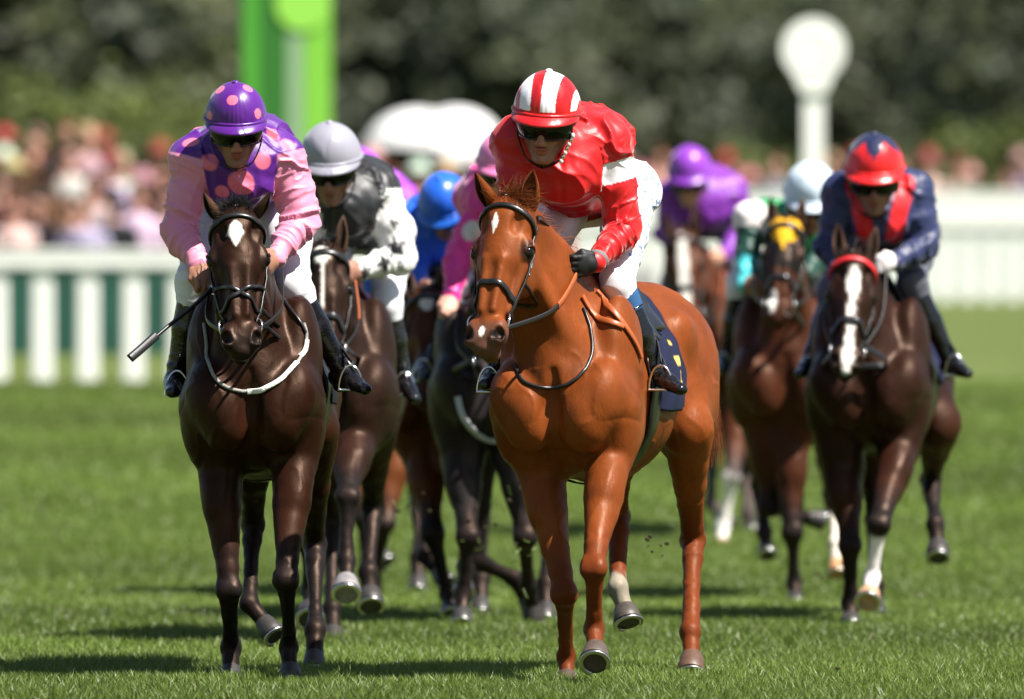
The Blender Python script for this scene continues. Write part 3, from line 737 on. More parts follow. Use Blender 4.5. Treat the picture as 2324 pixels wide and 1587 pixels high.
    for key, lg in sp['legs'].items():
        P = [W_(*q) for q in lg]; P[3] = lerp(P[2], P[4], .58)+a*.012; sx = 1 if key[1] == 'r' else -1; ls = hs*sp.get('legscale', 1.0)
        if key[0] == 'f':
            top, kn, fe, co, to = P; ax = nrm(kn-top)
            st = T(sx*.17, .20, 1.08)
            f.cone(st, top, .125*hs, .098*ls, .06)
            Q = [top, lerp(top, kn, .35), lerp(top, kn, .82), kn, lerp(kn, fe, .16), lerp(kn, fe, .75), fe, lerp(fe, co, .5), co]
            R_ = [.092, .074, .044, .049, .035, .0265, .040, .030, .038]
            f.chain(Q, np.array(R_)*ls, .018)
            bk = nrm(a-ax*np.dot(a, ax)); f.cone(top+bk*.02+ax*.02, lerp(top, kn, .5)+bk*.02, .075*ls, .05*ls, .04)
            f.ell(lerp(top, kn, .22)-bk*.03+b*sx*.02, np.array([.06, .06, .13])*ls, np.array([np.cross(bk, ax), bk, ax]), .04)
            for w in (-1, 1): f.ell(kn+np.cross(bk, ax)*w*.026*ls-bk*.012, np.array([.028, .032, .045])*ls, np.array([np.cross(bk, ax), bk, ax]), .02)
            f.ell(kn+bk*.04*ls, np.array([.02, .025, .03])*ls, None, .02)
        else:
            st_, hk, fe, co, to = P; ax = nrm(hk-st_)
            f.cone(T(sx*.15, 1.45, 1.10), st_, .19*hs, .125*ls, .07, u=b, sc=.75)
            Q = [st_, lerp(st_, hk, .5), lerp(st_, hk, .88), hk, lerp(hk, fe, .2), lerp(hk, fe, .75), fe, lerp(fe, co, .5), co]
            R_ = [.112, .070, .042, .050, .040, .029, .041, .030, .038]
            f.chain(Q, np.array(R_)*ls, .02)
            bk = nrm(a-ax*np.dot(a, ax)); f.cone(lerp(st_, hk, .7)+bk*.05*ls, hk+bk*.055*ls, .018*ls, .026*ls, .025); f.cone(hk+bk*.055*ls, lerp(hk, fe, .3)+bk*.02, .026*ls, .02*ls, .025)
        cd = nrm(fe-lerp(kn if key[0] == 'f' else hk, fe, .5)); bk2 = nrm(a-cd*np.dot(a, cd))
        f.cone(lerp(kn if key[0] == 'f' else hk, fe, .15)+bk2*.022*ls, fe+bk2*.018*ls, .018*ls, .024*ls, .02)   # tendons
        legs[key] = P
    v, q = f.mesh()
    # fine relief: veins and muscle unevenness
    N_ = vnormals(v, q)
    rel = vnoise(v*V(9, 6, 6), 21)*.005+np.clip(1-np.abs(vnoise(v*V(10, 8, 5)+vnoise(v*6, 3)[:, None]*.8, 31))*3, 0, 1)**2*.003-np.clip(1-np.abs(vnoise(v*V(6, 5, 3.5)+vnoise(v*3, 13)[:, None]*.8, 33))*3, 0, 1)**2*.003
    rel = rel*np.where(np.linalg.norm(v-H(0, .3, -.1), axis=1) < .42, .3, 1)
    v = v+N_*rel[:, None]*hs
    # colours
    hl = (v-O)@HA.T/hsc; hl[:, 0] /= hw_
    inhead = (np.abs(hl[:, 0]) < .16) & (hl[:, 1] > -.05) & (hl[:, 1] < .68) & (hl[:, 2] > -.26) & (hl[:, 2] < .06)
    hm = ss(.0, .06, hl[:, 1])*inhead
    z = v[:, 2]; c = np.tile(np.array(sp['col']), (len(v), 1))
    var = vnoise(v*3.1, 7)*.5+vnoise(v*9, 8)*.3; c = c*(1+sp.get('mott', .18)*var)[:, None]
    if 'col2' in sp:   # lighter flanks / warmer areas
        c = mixc(c, ss(-.1, .6, vnoise(v*2.2, 17))*.7, sp['col2'])
    dleg = np.full(len(v), 9.0); ids = {}
    for key, P in legs.items():
        dm = np.full(len(v), 9.); tt = np.zeros(len(v))
        for i in range(1, 4 if True else 3):
            dd, t_ = segdist(v, P[i], P[i+1] if i < 3 else P[i+1]); m = dd < dm; dm = np.where(m, dd, dm); tt = np.where(m, i+t_, tt)
        dd, t_ = segdist(v, P[0], P[1]); m = dd < dm; dm = np.where(m, dd, dm); tt = np.where(m, t_, tt)
        ids[key] = (dm, tt); 
    keys = list(ids); D = np.stack([ids[k][0] for k in keys]); own = D.argmin(0)
    for i, k in enumerate(keys):
        dm, tt = ids[k]; m = (own == i) & (dm < .16)
        if 'points' in sp: c = mixc(c, ss(.45, .95, tt+.1*vnoise(v*20, 4))*m, sp['points'])
        if k in sp.get('socks', {}):
            s0, cs = sp['socks'][k]; c = mixc(c, ss(s0-.06, s0+.06, tt+.08*vnoise(v*25, 5))*m*(dm < .09), cs)
    # face shading of the coat itself: darker muzzle, dark round the eyes
    mz = ss(.47, .545, hl[:, 1]+.02*vnoise(v*30, 6))*inhead; c = mixc(c, mz*sp.get('muz', .75), sp.get('muzcol', (.025, .018, .016)))
    for sx in (-1, 1):
        de = np.linalg.norm((hl-V(sx*.108, .205, -.06))*V(1, 1, 1), axis=1); c = mixc(c, (1-ss(.026, .056, de))*.9, (.015, .010, .008))
        dn = np.linalg.norm((hl-V(sx*.056, .55, -.030))*V(1, 1, .6), axis=1); c = mixc(c, (1-ss(.020, .036, dn))*inhead, (.004, .003, .003))  # nostril hollows blackened: their deep shade is painted in
    front = ss(-.085, -.04, hl[:, 2])*inhead
    for mk in sp.get('marks', ()):   # (v0,u0,half_v,half_u,kind)
        v0, u0, hv, hu, kind = mk; y_ = (hl[:, 1]-v0)/hv; x_ = (hl[:, 0]-u0)/hu; wob = vnoise(hl*V(45, 30, 0)+3, 12)*.18
        r = np.abs(y_)+np.abs(x_) if kind == 'diamond' else (np.sqrt(y_**2+x_**2) if kind == 'oval' else np.maximum(np.abs(y_), np.abs(x_)))
        c = mixc(c, (1-ss(.86, 1.1, r+wob))*front, sp.get('white', (.72, .68, .62)))
    if 'hood' in sp:
        m = (ss(-.04, -.02, hl[:, 1])*(1-ss(.29, .31, hl[:, 1]))*(np.linalg.norm(np.abs(hl)-V(.11, .2, .06), axis=1) > .05))*inhead; c = mixc(c, m, (.008, .008, .009))
        x_, y_ = np.abs(hl[:, 0]), hl[:, 1]
        w = ((y_ > -.01+.6*np.clip(.03-x_, 0, 1)*1.6) & (y_ < .185-1.15*x_+.012*np.cos(x_*130)) & (x_ < .105) & (hl[:, 2] > -.11)).astype(float); c = mixc(c, w*inhead, (.80, .42, .02))
    body = mesh_np('body', v, q, M['coat'], root, True, np.clip(c, 0, 1))
    # ears join the body surface
    mbE = MB()
    for i, sx in enumerate((-1, 1)):
        eb = H(sx*.062, .012, -.075); tip = W_(*sp['ears'][i]) if 'ears' in sp else H(sx*.085, -.17, -.045)
        dr = nrm(tip-eb); L = np.linalg.norm(tip-eb); fo = nrm(Nn+U*sx*sp.get('earout', .35)); fo = nrm(fo-dr*np.dot(fo, dr)); sv = np.cross(dr, fo)
        nt_, na = 14, 15; vo = []; vi = []
        for it in range(nt_+1):
            tt = it/nt_; r = sp.get('earw', .036)*hsc*(max(math.sin(math.pi*(.30+.70*tt)), 0)**.72)*(.82+.5*tt*(1-tt)*2)+.0012
            am = math.radians(lerp(168, 112, min(1, tt*1.3)))
            ctr = eb+dr*(tt*L-.03)+fo*(.018*math.sin(tt*2.2))*hsc
            for ia in range(na):
                an = -am+2*am*ia/(na-1); vo.append(ctr+(-fo*math.cos(an)*.8+sv*math.sin(an))*r); vi.append(ctr+(-fo*math.cos(an)*.8+sv*math.sin(an))*max(r-.0065, 0)+fo*.001)
        fs = [(k*na+j, k*na+j+1, (k+1)*na+j+1, (k+1)*na+j) for k in range(nt_) for j in range(na-1)]
        ec = np.array(sp.get('earcol', sp['col'])); cc = np.array([ec*.95 for _ in vo]); tv = np.repeat(np.arange(nt_+1)/nt_, na); cc = mixc(cc, ss(.75, 1, tv)*.6, np.array(sp['col'])*.35)
        ci = mixc(np.tile(ec*.7+.012, (len(vi), 1)), ss(.0, .9, tv)*.5, np.array(sp['col'])*.9)
        mbE.add(vo, fs, cc); mbE.add(vi, [tuple(reversed(x)) for x in fs], ci); n0 = len(vo)
        rim = [(k*na+j, (k+1)*na+j) for k in range(nt_) for j in (0, na-1)]
        mbE.add(vo+vi, [(p_, q_, q_+n0, p_+n0) for p_, q_ in rim], np.concatenate([cc, ci]))
        if hero:
            pass
    ears = mbE.build('ears_tmp', M['coat'], root)
    bm = bmesh.new(); bm.from_mesh(body.data); bm.from_mesh(ears.data); bm.to_mesh(body.data); bm.free(); em = ears.data; bpy.data.objects.remove(ears); bpy.data.meshes.remove(em)
    body.data.polygons.foreach_set('use_smooth', np.ones(len(body.data.polygons), bool))
    bv = bvh_of(v, q)
    # eyes
    for sx in (-1, 1):
        mb = MB(); mb.ell(H(sx*.094, .207, -.066), np.array([.026]*3)*hsc, n=10); mb.build('eye', M['eye'], root)
        if hero:
            mb = MB(); P = []
            for k in range(9): an = math.radians(20+k*17.5); P.append(H(sx*(.1145-.006*abs(k-4)/4), .207-.021*math.sin(an), -.066+.028*math.cos(an)))
            mb.tube(P, [.003, .0055, .007, .0075, .0075, .0075, .007, .0055, .003], 6, c=np.array(sp['col'])*.25); mb.build('eyelid', M['coat'], root)
    # hooves
    for key, P in legs.items():
        make_hoof(root, P[3], P[4], .045*hs*sp.get('hoofs', 1), sp.get('hoofcol', {}).get(key, (.035, .03, .028)), -a, shoe=True)
    # mane, forelock, tail
    hc = sp['hair']; mb = MB()
    def fl(r): return H(r.normal()*.024, .012+r.uniform(-.02, .03), -.055+r.normal()*.015), U*(sp.get('wind', .4)*1.2+r.normal()*.3)+Vd*r.uniform(-.75, -.05)+Nn*.35, r.uniform(.03, .085)*sp.get('fl', 1)
    hair_strands(fl, None, 1100 if hero else 60, .0014 if hero else .006, mb, hc, seed=3, grav=.6, jit=.35)
    mb.build('forelock', M['hair'], root)
    mb = MB()
    def mn(r):
        t = r.uniform(0, 1); p = lerp(T(0, .50, 1.55), H(0, -.015, -.11), t)+b*r.normal()*.012+UP*.01+a*.02; return p, b*sp.get('wind', .4)*.8+a*.9+UP*r.uniform(-.3, .35), r.uniform(.05, .12)
    hair_strands(mn, None, 420 if hero else 80, .0017 if hero else .008, mb, hc, seed=5, grav=.9, jit=.6)
    mb.build('mane', M['hair'], root)
    mb = MB(); ta = T(0, 1.92, 1.36); sw = sp.get('tail', (.15, .35))
    locks = [(b*(sw[0]+q.normal()*.10)+a*(.45+q.normal()*.15)+UP*(-.45+q.normal()*.15), q.uniform(.6, 1.0)) for q in [np.random.default_rng(4)] for _ in range(26)]
    def tl_(r):
        d_, l_ = locks[r.integers(26)]; return ta+b*r.normal()*.014+UP*r.normal()*.016, d_+r.normal(size=3)*.035, l_*r.uniform(.75, 1)*.78*sw[1]/.35
    hair_strands(tl_, None, 900 if hero else 200, .0022 if hero else .007, mb, hc, seg=7, seed=7, grav=3.6, jit=.16)
    mb.build('tail', M['hair'], root)
    # --- bridle
    br = empty('bridle'); br.parent = root; lm = M[sp.get('bridle', 'leather')]
    def hring(ang, vv, vslope=0, inset=.0):
        an = math.radians(ang); dirv = U*math.sin(an)*hw_+Nn*math.cos(an); o = H(0, vv+vslope*math.cos(an), -.085)
        r_ = cast(bv, o+dirv*.35, -dirv)
        if r_ is None: return o+dirv*.1, dirv
        return r_[0]+r_[1]*.002, r_[1]
    def strapring(name, a0, a1, vv, w, t_, slope=0, m=lm, n=26, wave=None):
        L_ = [hring(lerp(a0, a1, k/(n-1)), vv if wave is None else vv+wave(k/(n-1)), slope) for k in range(n)]
        P = np.array([x[0] for x in L_]); N2 = np.array([x[1] for x in L_])
        P[1:-1] = (P[:-2]+P[1:-1]*2+P[2:])/4; mb = MB(); mb.ribbon(P, N2, w, t_); return mb.build(name, m, br)
    bw = .021 if hero else .028
    strapring('browband', -100, 100, .105, bw, .008, -.048, M[sp.get('brow', 'leather')])
    if sp.get('grackle'):
        strapring('noseband', -150, 150, .405, .017, .007, 0, lm, 40, lambda t: .05*math.sin((t-.5)*math.pi*1.7)-.04); strapring('noseband', -150, 150, .405, .017, .009, 0, lm, 40, lambda t: -.05*math.sin((t-.5)*math.pi*1.7)-.04)
    else: strapring('noseband', -160, 160, .395, bw*1.15, .009, -.045, M['fleece'] if sp.get('fleece') else lm, 40)
    strapring('chin_strap', 100, 260, .30, .012, .004, 0)
    for sx in (-1, 1):
        L_ = [hring(sx*lerp(104, 84, k/13), lerp(.085, .475, k/13)) for k in range(14)]
        mb = MB(); mb.ribbon([x[0]+x[1]*.003 for x in L_], [x[1] for x in L_], .016, .005)
        mb.build('cheekpiece', lm, br)
        if hero:
            L_ = [hring(sx*lerp(110, 98, k/11), lerp(.10, .44, k/11)) for k in range(12)]
            mb = MB(); mb.ribbon([x[0]+x[1]*.004 for x in L_], [x[1] for x in L_], .011, .004); mb.build('cheekpiece', lm, br)
            mb = MB(); p, n_ = hring(sx*106, .23); mb.ribbon([p+n_*.008-Vd*.02, p+n_*.009+Vd*.02], [n_, n_], .014, .003); p, n_ = hring(sx*104, .27); mb.ribbon([p+n_*.008-Vd*.006, p+n_*.009+Vd*.006], [n_, n_], .016, .004); mb.build('buckle', M['steel'], br)
    strapring('headpiece', 100, 260, .065, .022, .006, .06)
    # bit rings and reins
    rings = {}
    for sx in (-1, 1):
        p, n_ = hring(sx*84, .475); ctr = p+n_*.008+Vd*.012; rr = .036*hsc; t1 = Vd; t2 = nrm(np.cross(n_, Vd))
        mb = MB(); mb.tube([ctr+(t1*math.cos(x)+t2*math.sin(x))*rr for x in np.linspace(0, 2*math.pi, 20, endpoint=False)], .0042, 6, closed=True); mb.build('bit_ring', M['steel'], br); rings[sx] = ctr+t2*rr*.9*(1 if np.dot(t2, a) > 0 else -1)
    for sx, hp in zip((-1, 1), sp['hands']):
        hp = W_(*hp); p0 = rings[sx]; m_ = lerp(p0, hp, .5)+V(0, 0, -.035)+b*sx*.05
        P = bez([p0, m_, hp], 8); k = 9 if sp.get('rubber') else len(P)
        mb = MB(); mb.ribbon(P[:k+1], [b*sx]*len(P[:k+1]), .021, .005); mb.build('rein', lm, br)
        if k < len(P): mb = MB(); mb.ribbon(P[k:], [b*sx]*len(P[k:]), .026, .006); mb.build('rein', M['tan'], br)
    # --- drape helper on the trunk
    def around(k, ang, off=.012, zc=1.18):
        an = math.radians(ang); o = T(0, k, zc); dirv = b*math.sin(an)+UP*math.cos(an); r_ = cast(bv, o+dirv*.9, -dirv)
        if r_ is None: return o+dirv*.3, dirv
        return r_[0]+dirv*off, dirv
    def patch(name, k0, k1, a0, a1, off, thick, m, par, colr=None, nk=14, na=30, kshape=None, cf=None):
        vs = []; vt = []; 
        for i in range(nk+1):
            for j in range(na+1):
                an = lerp(a0, a1, j/na); kk = lerp(k0, k1, i/nk)+(kshape(i/nk, j/na) if kshape else 0)
                p, n_ = around(kk, an, off); wob = .004*math.sin(an*.21+i*.5)*abs(math.sin(math.radians(an))); vs.append(p+n_*wob); vt.append(p+n_*(wob+thick))
        w = na+1; fs = [(i*w+j, i*w+j+1, (i+1)*w+j+1, (i+1)*w+j) for i in range(nk) for j in range(na)]; n0 = len(vs)
        allv = vs+vt; fb = fs+[tuple(n0+x for x in reversed(y)) for y in fs]
        for i in range(nk): fb += [(i*w, (i+1)*w, n0+(i+1)*w, n0+i*w), ((i+1)*w+na, i*w+na, n0+i*w+na, n0+(i+1)*w+na)]
        for j in range(na): fb += [(j+1, j, n0+j, n0+j+1), (nk*w+j, nk*w+j+1, n0+nk*w+j+1, n0+nk*w+j)]
        cc = np.tile(np.array(colr if colr else (.5, .5, .5)), (len(allv), 1))
        if cf is not None:
            kk = np.repeat(np.linspace(0, 1, nk+1), na+1); jj = np.tile(np.linspace(0, 1, na+1), nk+1); cf_ = cf(kk, jj, cc[:n0]); cc = np.concatenate([cf_, cf_])
        return mesh_np(name, np.array(allv), np.array(fb), m, par, True, cc)
    ck = sp.get('cloth', (.012, .014, .04)); cr = sp.get('clothcf')
    patch('saddle_cloth', .60, 1.12, -sp.get('drop', 104), sp.get('drop', 104), .012, .008, M['cloth'], root, ck, nk=30 if hero else 8, na=110 if hero else 30, cf=cr)
    sdl = patch('saddle', .58, .92, -50, 50, .024, .028, M['leather'], root, None, nk=10, na=22, kshape=lambda i, j: (i-.5)*-.10*abs(2*j-1)**2)
    patch('girth', .50, .60, 70, 290, .012, .006, M[sp.get('girth', 'leather')], root, sp.get('girthcol'), nk=3, na=40)
    patch('overgirth', .62, .68, -60, 60, .056, .003, M['leather'], root, None, nk=2, na=30)
    # stirrups
    for sx, ft in zip((-1, 1), sp['feet']):
        ft = W_(*ft); topp, _ = around(.60, sx*46, .05); mb = MB(); mb.ribbon([topp, lerp(topp, ft+UP*.09, .5)+b*sx*.02, ft+UP*.085], [b*sx]*3, .02, .004); o = mb.build('stirrup_leather', M['leather'], root)
        mb = MB(); P = []
        for k in range(13): an = math.pi*k/12; P.append(ft+b*(math.cos(an)*.050)+UP*(-.035+math.sin(an)*.105))
        mb.tube(P, .0055, 6); mb.ribbon([ft+b*.050-UP*.035, ft-b*.050-UP*.035], [UP, UP], .03, .007); mb.build('stirrup_iron', M['steel'], root)
        if hero:
            mb = MB(); mb.ribbon([ft+b*sx*.05+UP*.0, lerp(topp, ft, .6)+b*sx*.035, topp+a*.05], [b*sx]*3, .014, .003); mb.build('stirrup_leather', M['leather'], root)
    # neck straps given by picture outline: projected on to the horse from the front
    camL = V(0, 0, CAMH)-base
    for (name, pts_, w, m_, colr) in sp.get('straps', ()):
        Pp = []; Nn2 = []
        for (px, py) in bez([(x, y, 0) for x, y in pts_], 6)[:, :2]:
            tgt = W_(px, py, .3); dirv = nrm(tgt-camL); r_ = bv.ray_cast(Vector(camL), Vector(dirv), 80)
            if r_[0] is not None:
                p = np.array(r_[0]); n_ = np.array(r_[1])
                if Pp and np.linalg.norm(p-Pp[-1]) > .22: continue
                Pp.append(p+n_*.006); Nn2.append(n_)
        if len(Pp) > 3:
            mb = MB()
            if w < 0: mb.tube(Pp, -w, 7, c=colr)
            else: mb.ribbon(Pp, Nn2, w, .006, c=colr)
            mb.build(name, m_, root)
    return dict(root=root, base=base, W=W_, T=T, H=H, a=a, b=b, bv=bv, U=U, Nn=Nn, Vd=Vd, hsc=hsc, around=around)

# ================================================================ jockeys
def hand(f, wr, D, K, Cc, s):
    D = nrm(D); K = nrm(K-D*np.dot(K, D)); Cc = nrm(np.cross(D, K))*(1 if np.dot(np.cross(D, K), Cc) > 0 else -1)
    f.cone(wr, wr+D*.03*s, .027*s, .03*s, .015)
    f.ell(wr+D*.052*s, np.array([.045, .044, .020])*s, np.array([D, K, Cc]), .015)
    for i, l in zip((-1.5, -.5, .5, 1.5), (.85, 1, .97, .78)):
        r0 = wr+D*.082*s+K*i*.0205*s; p1 = r0+(D*.022+Cc*.014)*s*l; p2 = p1+(Cc*.028-D*.001)*s*l; p3 = p2+(-D*.02+Cc*.004)*s*l
        f.chain([r0-D*.02*s, r0, p1, p2, p3], np.array([.011, .0108, .0104, .0098, .0085])*s, .003)
    t0 = wr+D*.022*s+K*.032*s; f.chain([t0, t0+(D*.032+K*.012+Cc*.014)*s, t0+(D*.055-K*.002+Cc*.03)*s], np.array([.014, .012, .009])*s, .006)
    return wr+D*.09*s+Cc*.02*s

def jockey(sp, hz):
    d = hz['sp']['d']; h = sp['h']; hero = sp.get('hero', False); k_ = sp.get('k', 1.12); base0 = hz['base']
    W0 = hz['W']; pc = W0(*sp['pelvis']); root = empty('person', base0+pc); tag(root, sp['label'], 'person', 'galloping racehorses and their riders')
    W_ = lambda px, py, off: W0(px, py, off)-pc
    G = {k: W_(*v) for k, v in sp.items() if isinstance(v, tuple) and len(v) == 3 and k in ('head','neck','chest','pelvis','sl','sr','el','er','wl','wr','hl','hr','pl','pr','kl','kr','al','ar','tl','tr')}
    yaw, pit = math.radians(sp.get('yaw', 0)), math.radians(sp.get('pitch', 28)); hk = sp.get('hk', 1.2); roll = math.radians(sp.get('roll', 0))
    Fw = V(-math.sin(yaw)*math.cos(pit), -math.cos(yaw)*math.cos(pit), -math.sin(pit)); Ux = V(math.cos(yaw), -math.sin(yaw), 0); Up = np.cross(Fw, Ux)*-1
    if Up[2] < 0: Up = -Up
    Ux, Up = Ux*math.cos(roll)+Up*math.sin(roll), Up*math.cos(roll)-Ux*math.sin(roll)
    HA = np.array([Ux, Up, Fw]); HC = G['head']
    H = lambda u, v, w: HC+(Ux*u+Up*v+Fw*w)*hk
    pts = np.array(list(G.values())); lo, hi = pts.min(0)-.17*k_, pts.max(0)+.2*k_
    # ---- skin
    f = Field(lo, hi, h)
    e = lambda c, r, k=.012, sub=False: f.ell(H(*c), np.array(r)*hk, HA, k, sub)
    cn = lambda p, q, r1, r2, k=.012, sc=1., sub=False: f.cone(H(*p), H(*q), r1*hk, r2*hk, k, Ux, sc, sub)
    e((0, .03, -.02), (.074, .09, .095)); cn((0, .0, .038), (0, -.085, .05), .050, .028, .02, 1.12)
    for sx in (-1, 1):
        cn((sx*.055, -.03, .0), (sx*.015, -.09, .052), .022, .020, .02); e((sx*.040, -.008, .066), (.024, .016, .018), .015)
        e((sx*.012, -.031, .100), (.009, .008, .011), .005); e((sx*.030, .014, .086), (.017, .010, .010), .008, True); e((sx*.030, .013, .077), (.014, .012, .012), .003); e((sx*.077, -.003, .0), (.010, .03, .02), .006)
    cn((0, .016, .086), (0, -.026, .108), .009, .0125, .012); cn((-.042, .032, .078), (.042, .032, .078), .012, .012, .015)
    e((0, -.051, .091), (.023, .007, .011), .006); e((0, -.064, .088), (.020, .008, .011), .006); e((0, -.0575, .100), (.021, .0035, .008), .003, True); e((0, -.090, .076), (.020, .016, .016), .012)
    f.cone(H(0, -.03, -.03), G['neck'], .056*k_, .062*k_, .03)
    ch, pe = G['chest'], np.zeros(3); G['pelvis'] = pe
    f.cone(G['neck'], ch, .06*k_, .12*k_, .05); f.cone(ch, lerp(ch, pe, .6), .13*k_, .11*k_, .05, Ux, 1.15); f.cone(lerp(ch, pe, .6), pe, .11*k_, .12*k_, .05)
    hp = {}; s_ = k_
    for sd_ in 'lr':
        sx = -1 if sd_ == 'l' else 1
        f.cone(ch, G['s'+sd_], .09*k_, .05*k_, .04); f.chain([G['s'+sd_], G['e'+sd_], G['w'+sd_]], np.array([.045, .034, .022])*k_, .015)
        D = G['h'+sd_]-G['w'+sd_]; K = np.array(sp.get('K'+sd_, (0, -.2, 1))); hp[sd_] = hand(f, G['w'+sd_], D, K, V(-sx, 0, -.6)*(1) if ('C'+sd_) not in sp else np.array(sp['C'+sd_]), s_*sp.get('hsz', 1.05))
        f.chain([G['p'+sd_], G['k'+sd_], lerp(G['k'+sd_], G['a'+sd_], .9)], np.array([.075, .045, .024])*k_, .02); f.cone(pe, G['p'+sd_], .1*k_, .08*k_, .04)
    v, q = f.mesh()
    hl = (v-HC)@HA.T/hk; sk = np.array(sp.get('skin', (.50, .24, .16))); c = np.tile(sk, (len(v), 1))
    lips = ((np.abs(hl[:, 0]) < .022) & (np.abs(hl[:, 1]+.0575) < .013) & (hl[:, 2] > .085)).astype(float); c = mixc(c, lips*.8, sk*V(.75, .38, .38))
    nose = 1-ss(.01, .035, np.linalg.norm(hl-V(0, -.025, .11), axis=1)); c = mixc(c, nose*.35, sk*V(1, .65, .6))
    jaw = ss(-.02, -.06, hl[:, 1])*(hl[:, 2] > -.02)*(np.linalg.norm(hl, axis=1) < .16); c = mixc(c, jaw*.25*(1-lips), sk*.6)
    for sd_ in 'lr':
        if sp.get('gloves'):
            dd, _ = segdist(v, G['w'+sd_]+nrm(G['h'+sd_]-G['w'+sd_])*.035, G['h'+sd_]+nrm(G['h'+sd_]-G['w'+sd_])*.06); c = mixc(c, (dd < .085).astype(float), sp['gloves'])
    mesh_np('body', v, q, M['skin'], root, True, np.clip(c, 0, 1))
    # ---- silks
    h2 = h*(.84 if hero else 1.1); f = Field(lo, hi, h2)
    f.cone(ch, lerp(ch, pe, .55), .152*k_, .138*k_, .05, Ux, 1.12); f.cone(lerp(ch, pe, .5), lerp(ch, pe, .92), .145*k_, .135*k_, .05)
    f.cone(G['neck'], ch, .075*k_, .14*k_, .05)
    upb = lerp(ch, pe, .25)+V(0, 0, .06); f.ell(upb, np.array([.20, .20, .15])*k_, None, .07)
    if 'back' in sp: f.ell(W_(*sp['back']), np.array([.17, .2, .12])*k_, None, .08)
    for sd_ in 'lr':
        s1, e1, w1 = G['s'+sd_], G['e'+sd_], G['w'+sd_]
        f.cone(lerp(ch, s1, .1), s1, .12*k_, .092*k_, .06)
        f.chain([s1, lerp(s1, e1, .5), e1, lerp(e1, w1, .5), lerp(e1, w1, .93)], np.array([.090, .080, .068, .058, .040])*k_*sp.get('arm', .9), .02)
        f.cone(lerp(e1, w1, .93), lerp(e1, w1, 1.0), .040*k_, .039*k_, .006)
    e = lambda c, r, k=.012, sub=False: f.ell(H(*c), np.array(r)*hk, HA, k, sub)
    v, q = f.mesh(); N_ = vnormals(v, q)
    # folds: run round the sleeves, slanting over the trunk
    fold = np.zeros(len(v)); part = np.zeros(len(v), int); tarm = np.zeros(len(v)); best = segdist(v, ch, lerp(ch, pe, .9))[0]-.15*k_; tor = best.copy(); dar = np.full(len(v), 9.)
    for i, sd_ in enumerate('lr'):
        s1, e1, w1 = G['s'+sd_], G['e'+sd_], G['w'+sd_]
        d1, t1 = segdist(v, s1, e1); d2, t2 = segdist(v, e1, w1)
        dd = np.minimum(d1-.08*k_, d2-.058*k_); tt = np.where(d1-.08*k_ < d2-.058*k_, t1, 1+t2); m = dd < best-.004; best = np.where(m, dd, best); part[m] = i+1; tarm[m] = tt[m]; dar = np.minimum(dar, dd)
    r1 = vnoise(v*V(9, 9, 22)+vnoise(v*7, 2)[:, None]*1.2, 41); r2 = vnoise((v@np.array([[.8, .3, .5], [-.3, .9, .1], [-.5, -.2, .85]]))*V(3.5, 6, 13)+vnoise(v*4, 6)[:, None]*.8, 43)
    Pl = v*4.5; Pl[:, 2] += tarm*5.5; Pl[:, 0] += vnoise(v*6, 2)*.8
    r1 = vnoise(Pl, 41); ridge = lambda r: np.clip(1-np.abs(r)*2.2, 0, 1)**2
    near_el = np.exp(-((tarm-1.05)/.28)**2)*(part > 0)+np.exp(-((tarm-.05)/.2)**2)*(part > 0)*.8
    fold = np.where(part > 0, ridge(r1)*(.011+.012*near_el), ridge(r2)*.021)-.005
    fold = fold+ridge(vnoise(Pl*2.1+7, 44))*.006
    v = v+N_*(fold*k_)[:, None]
    tu = np.where(v[:, 0] < ch[0], (v-G['sl'])@(G['el']-G['sl'])/np.sum((G['el']-G['sl'])**2), (v-G['sr'])@(G['er']-G['sr'])/np.sum((G['er']-G['sr'])**2))
    G['armw'] = (1-ss(-.006, .002, dar-tor))*ss(-.015, .015, tu+.05)
    c = sp['silk'](v, N_, part, tarm, G, ch, HC, W_, H)
    mesh_np('silks', v, q, M['silk'], root, True, np.clip(c, 0, 1))
    for i, sd_ in enumerate('lr'):    # cuffs
        if 'cuff' in sp:
            s1 = lerp(G['e'+sd_], G['w'+sd_], .90); e1 = lerp(G['e'+sd_], G['w'+sd_], .97); mb = MB(); P = [lerp(s1, e1, t) for t in (0, .3, .7, 1)]; mb.tube(P, np.array([.040, .044, .044, .040])*k_, 16, c=sp['cuff']); mb.build('cuff', M['cloth'], root)
    # ---- breeches
    f = Field(lo, hi, h2); f.cone(lerp(ch, pe, .62), pe, .125*k_, .145*k_, .05)
    for sd_ in 'lr':
        P_, K_, A_ = G['p'+sd_], G['k'+sd_], G['a'+sd_]
        f.cone(pe, P_, .13*k_, .115*k_, .05); f.chain([P_, lerp(P_, K_, .5), K_, lerp(K_, A_, .16)], np.array([.104, .082, .062, .054])*k_, .03)
    v, q = f.mesh(); N_ = vnormals(v, q); r1 = vnoise(v*V(8, 8, 15)+vnoise(v*6, 2)[:, None]*1.2, 51); v = v+N_*((1-np.abs(r1))**3*.008-.003)[:, None]
    c = np.tile(np.array(sp.get('breech', (.74, .73, .76))), (len(v), 1))
    if 'breechfn' in sp: c = sp['breechfn'](v, N_, c, G, W_)
    mesh_np('breeches', v, q, M['breech'], root, True, np.clip(c, 0, 1))
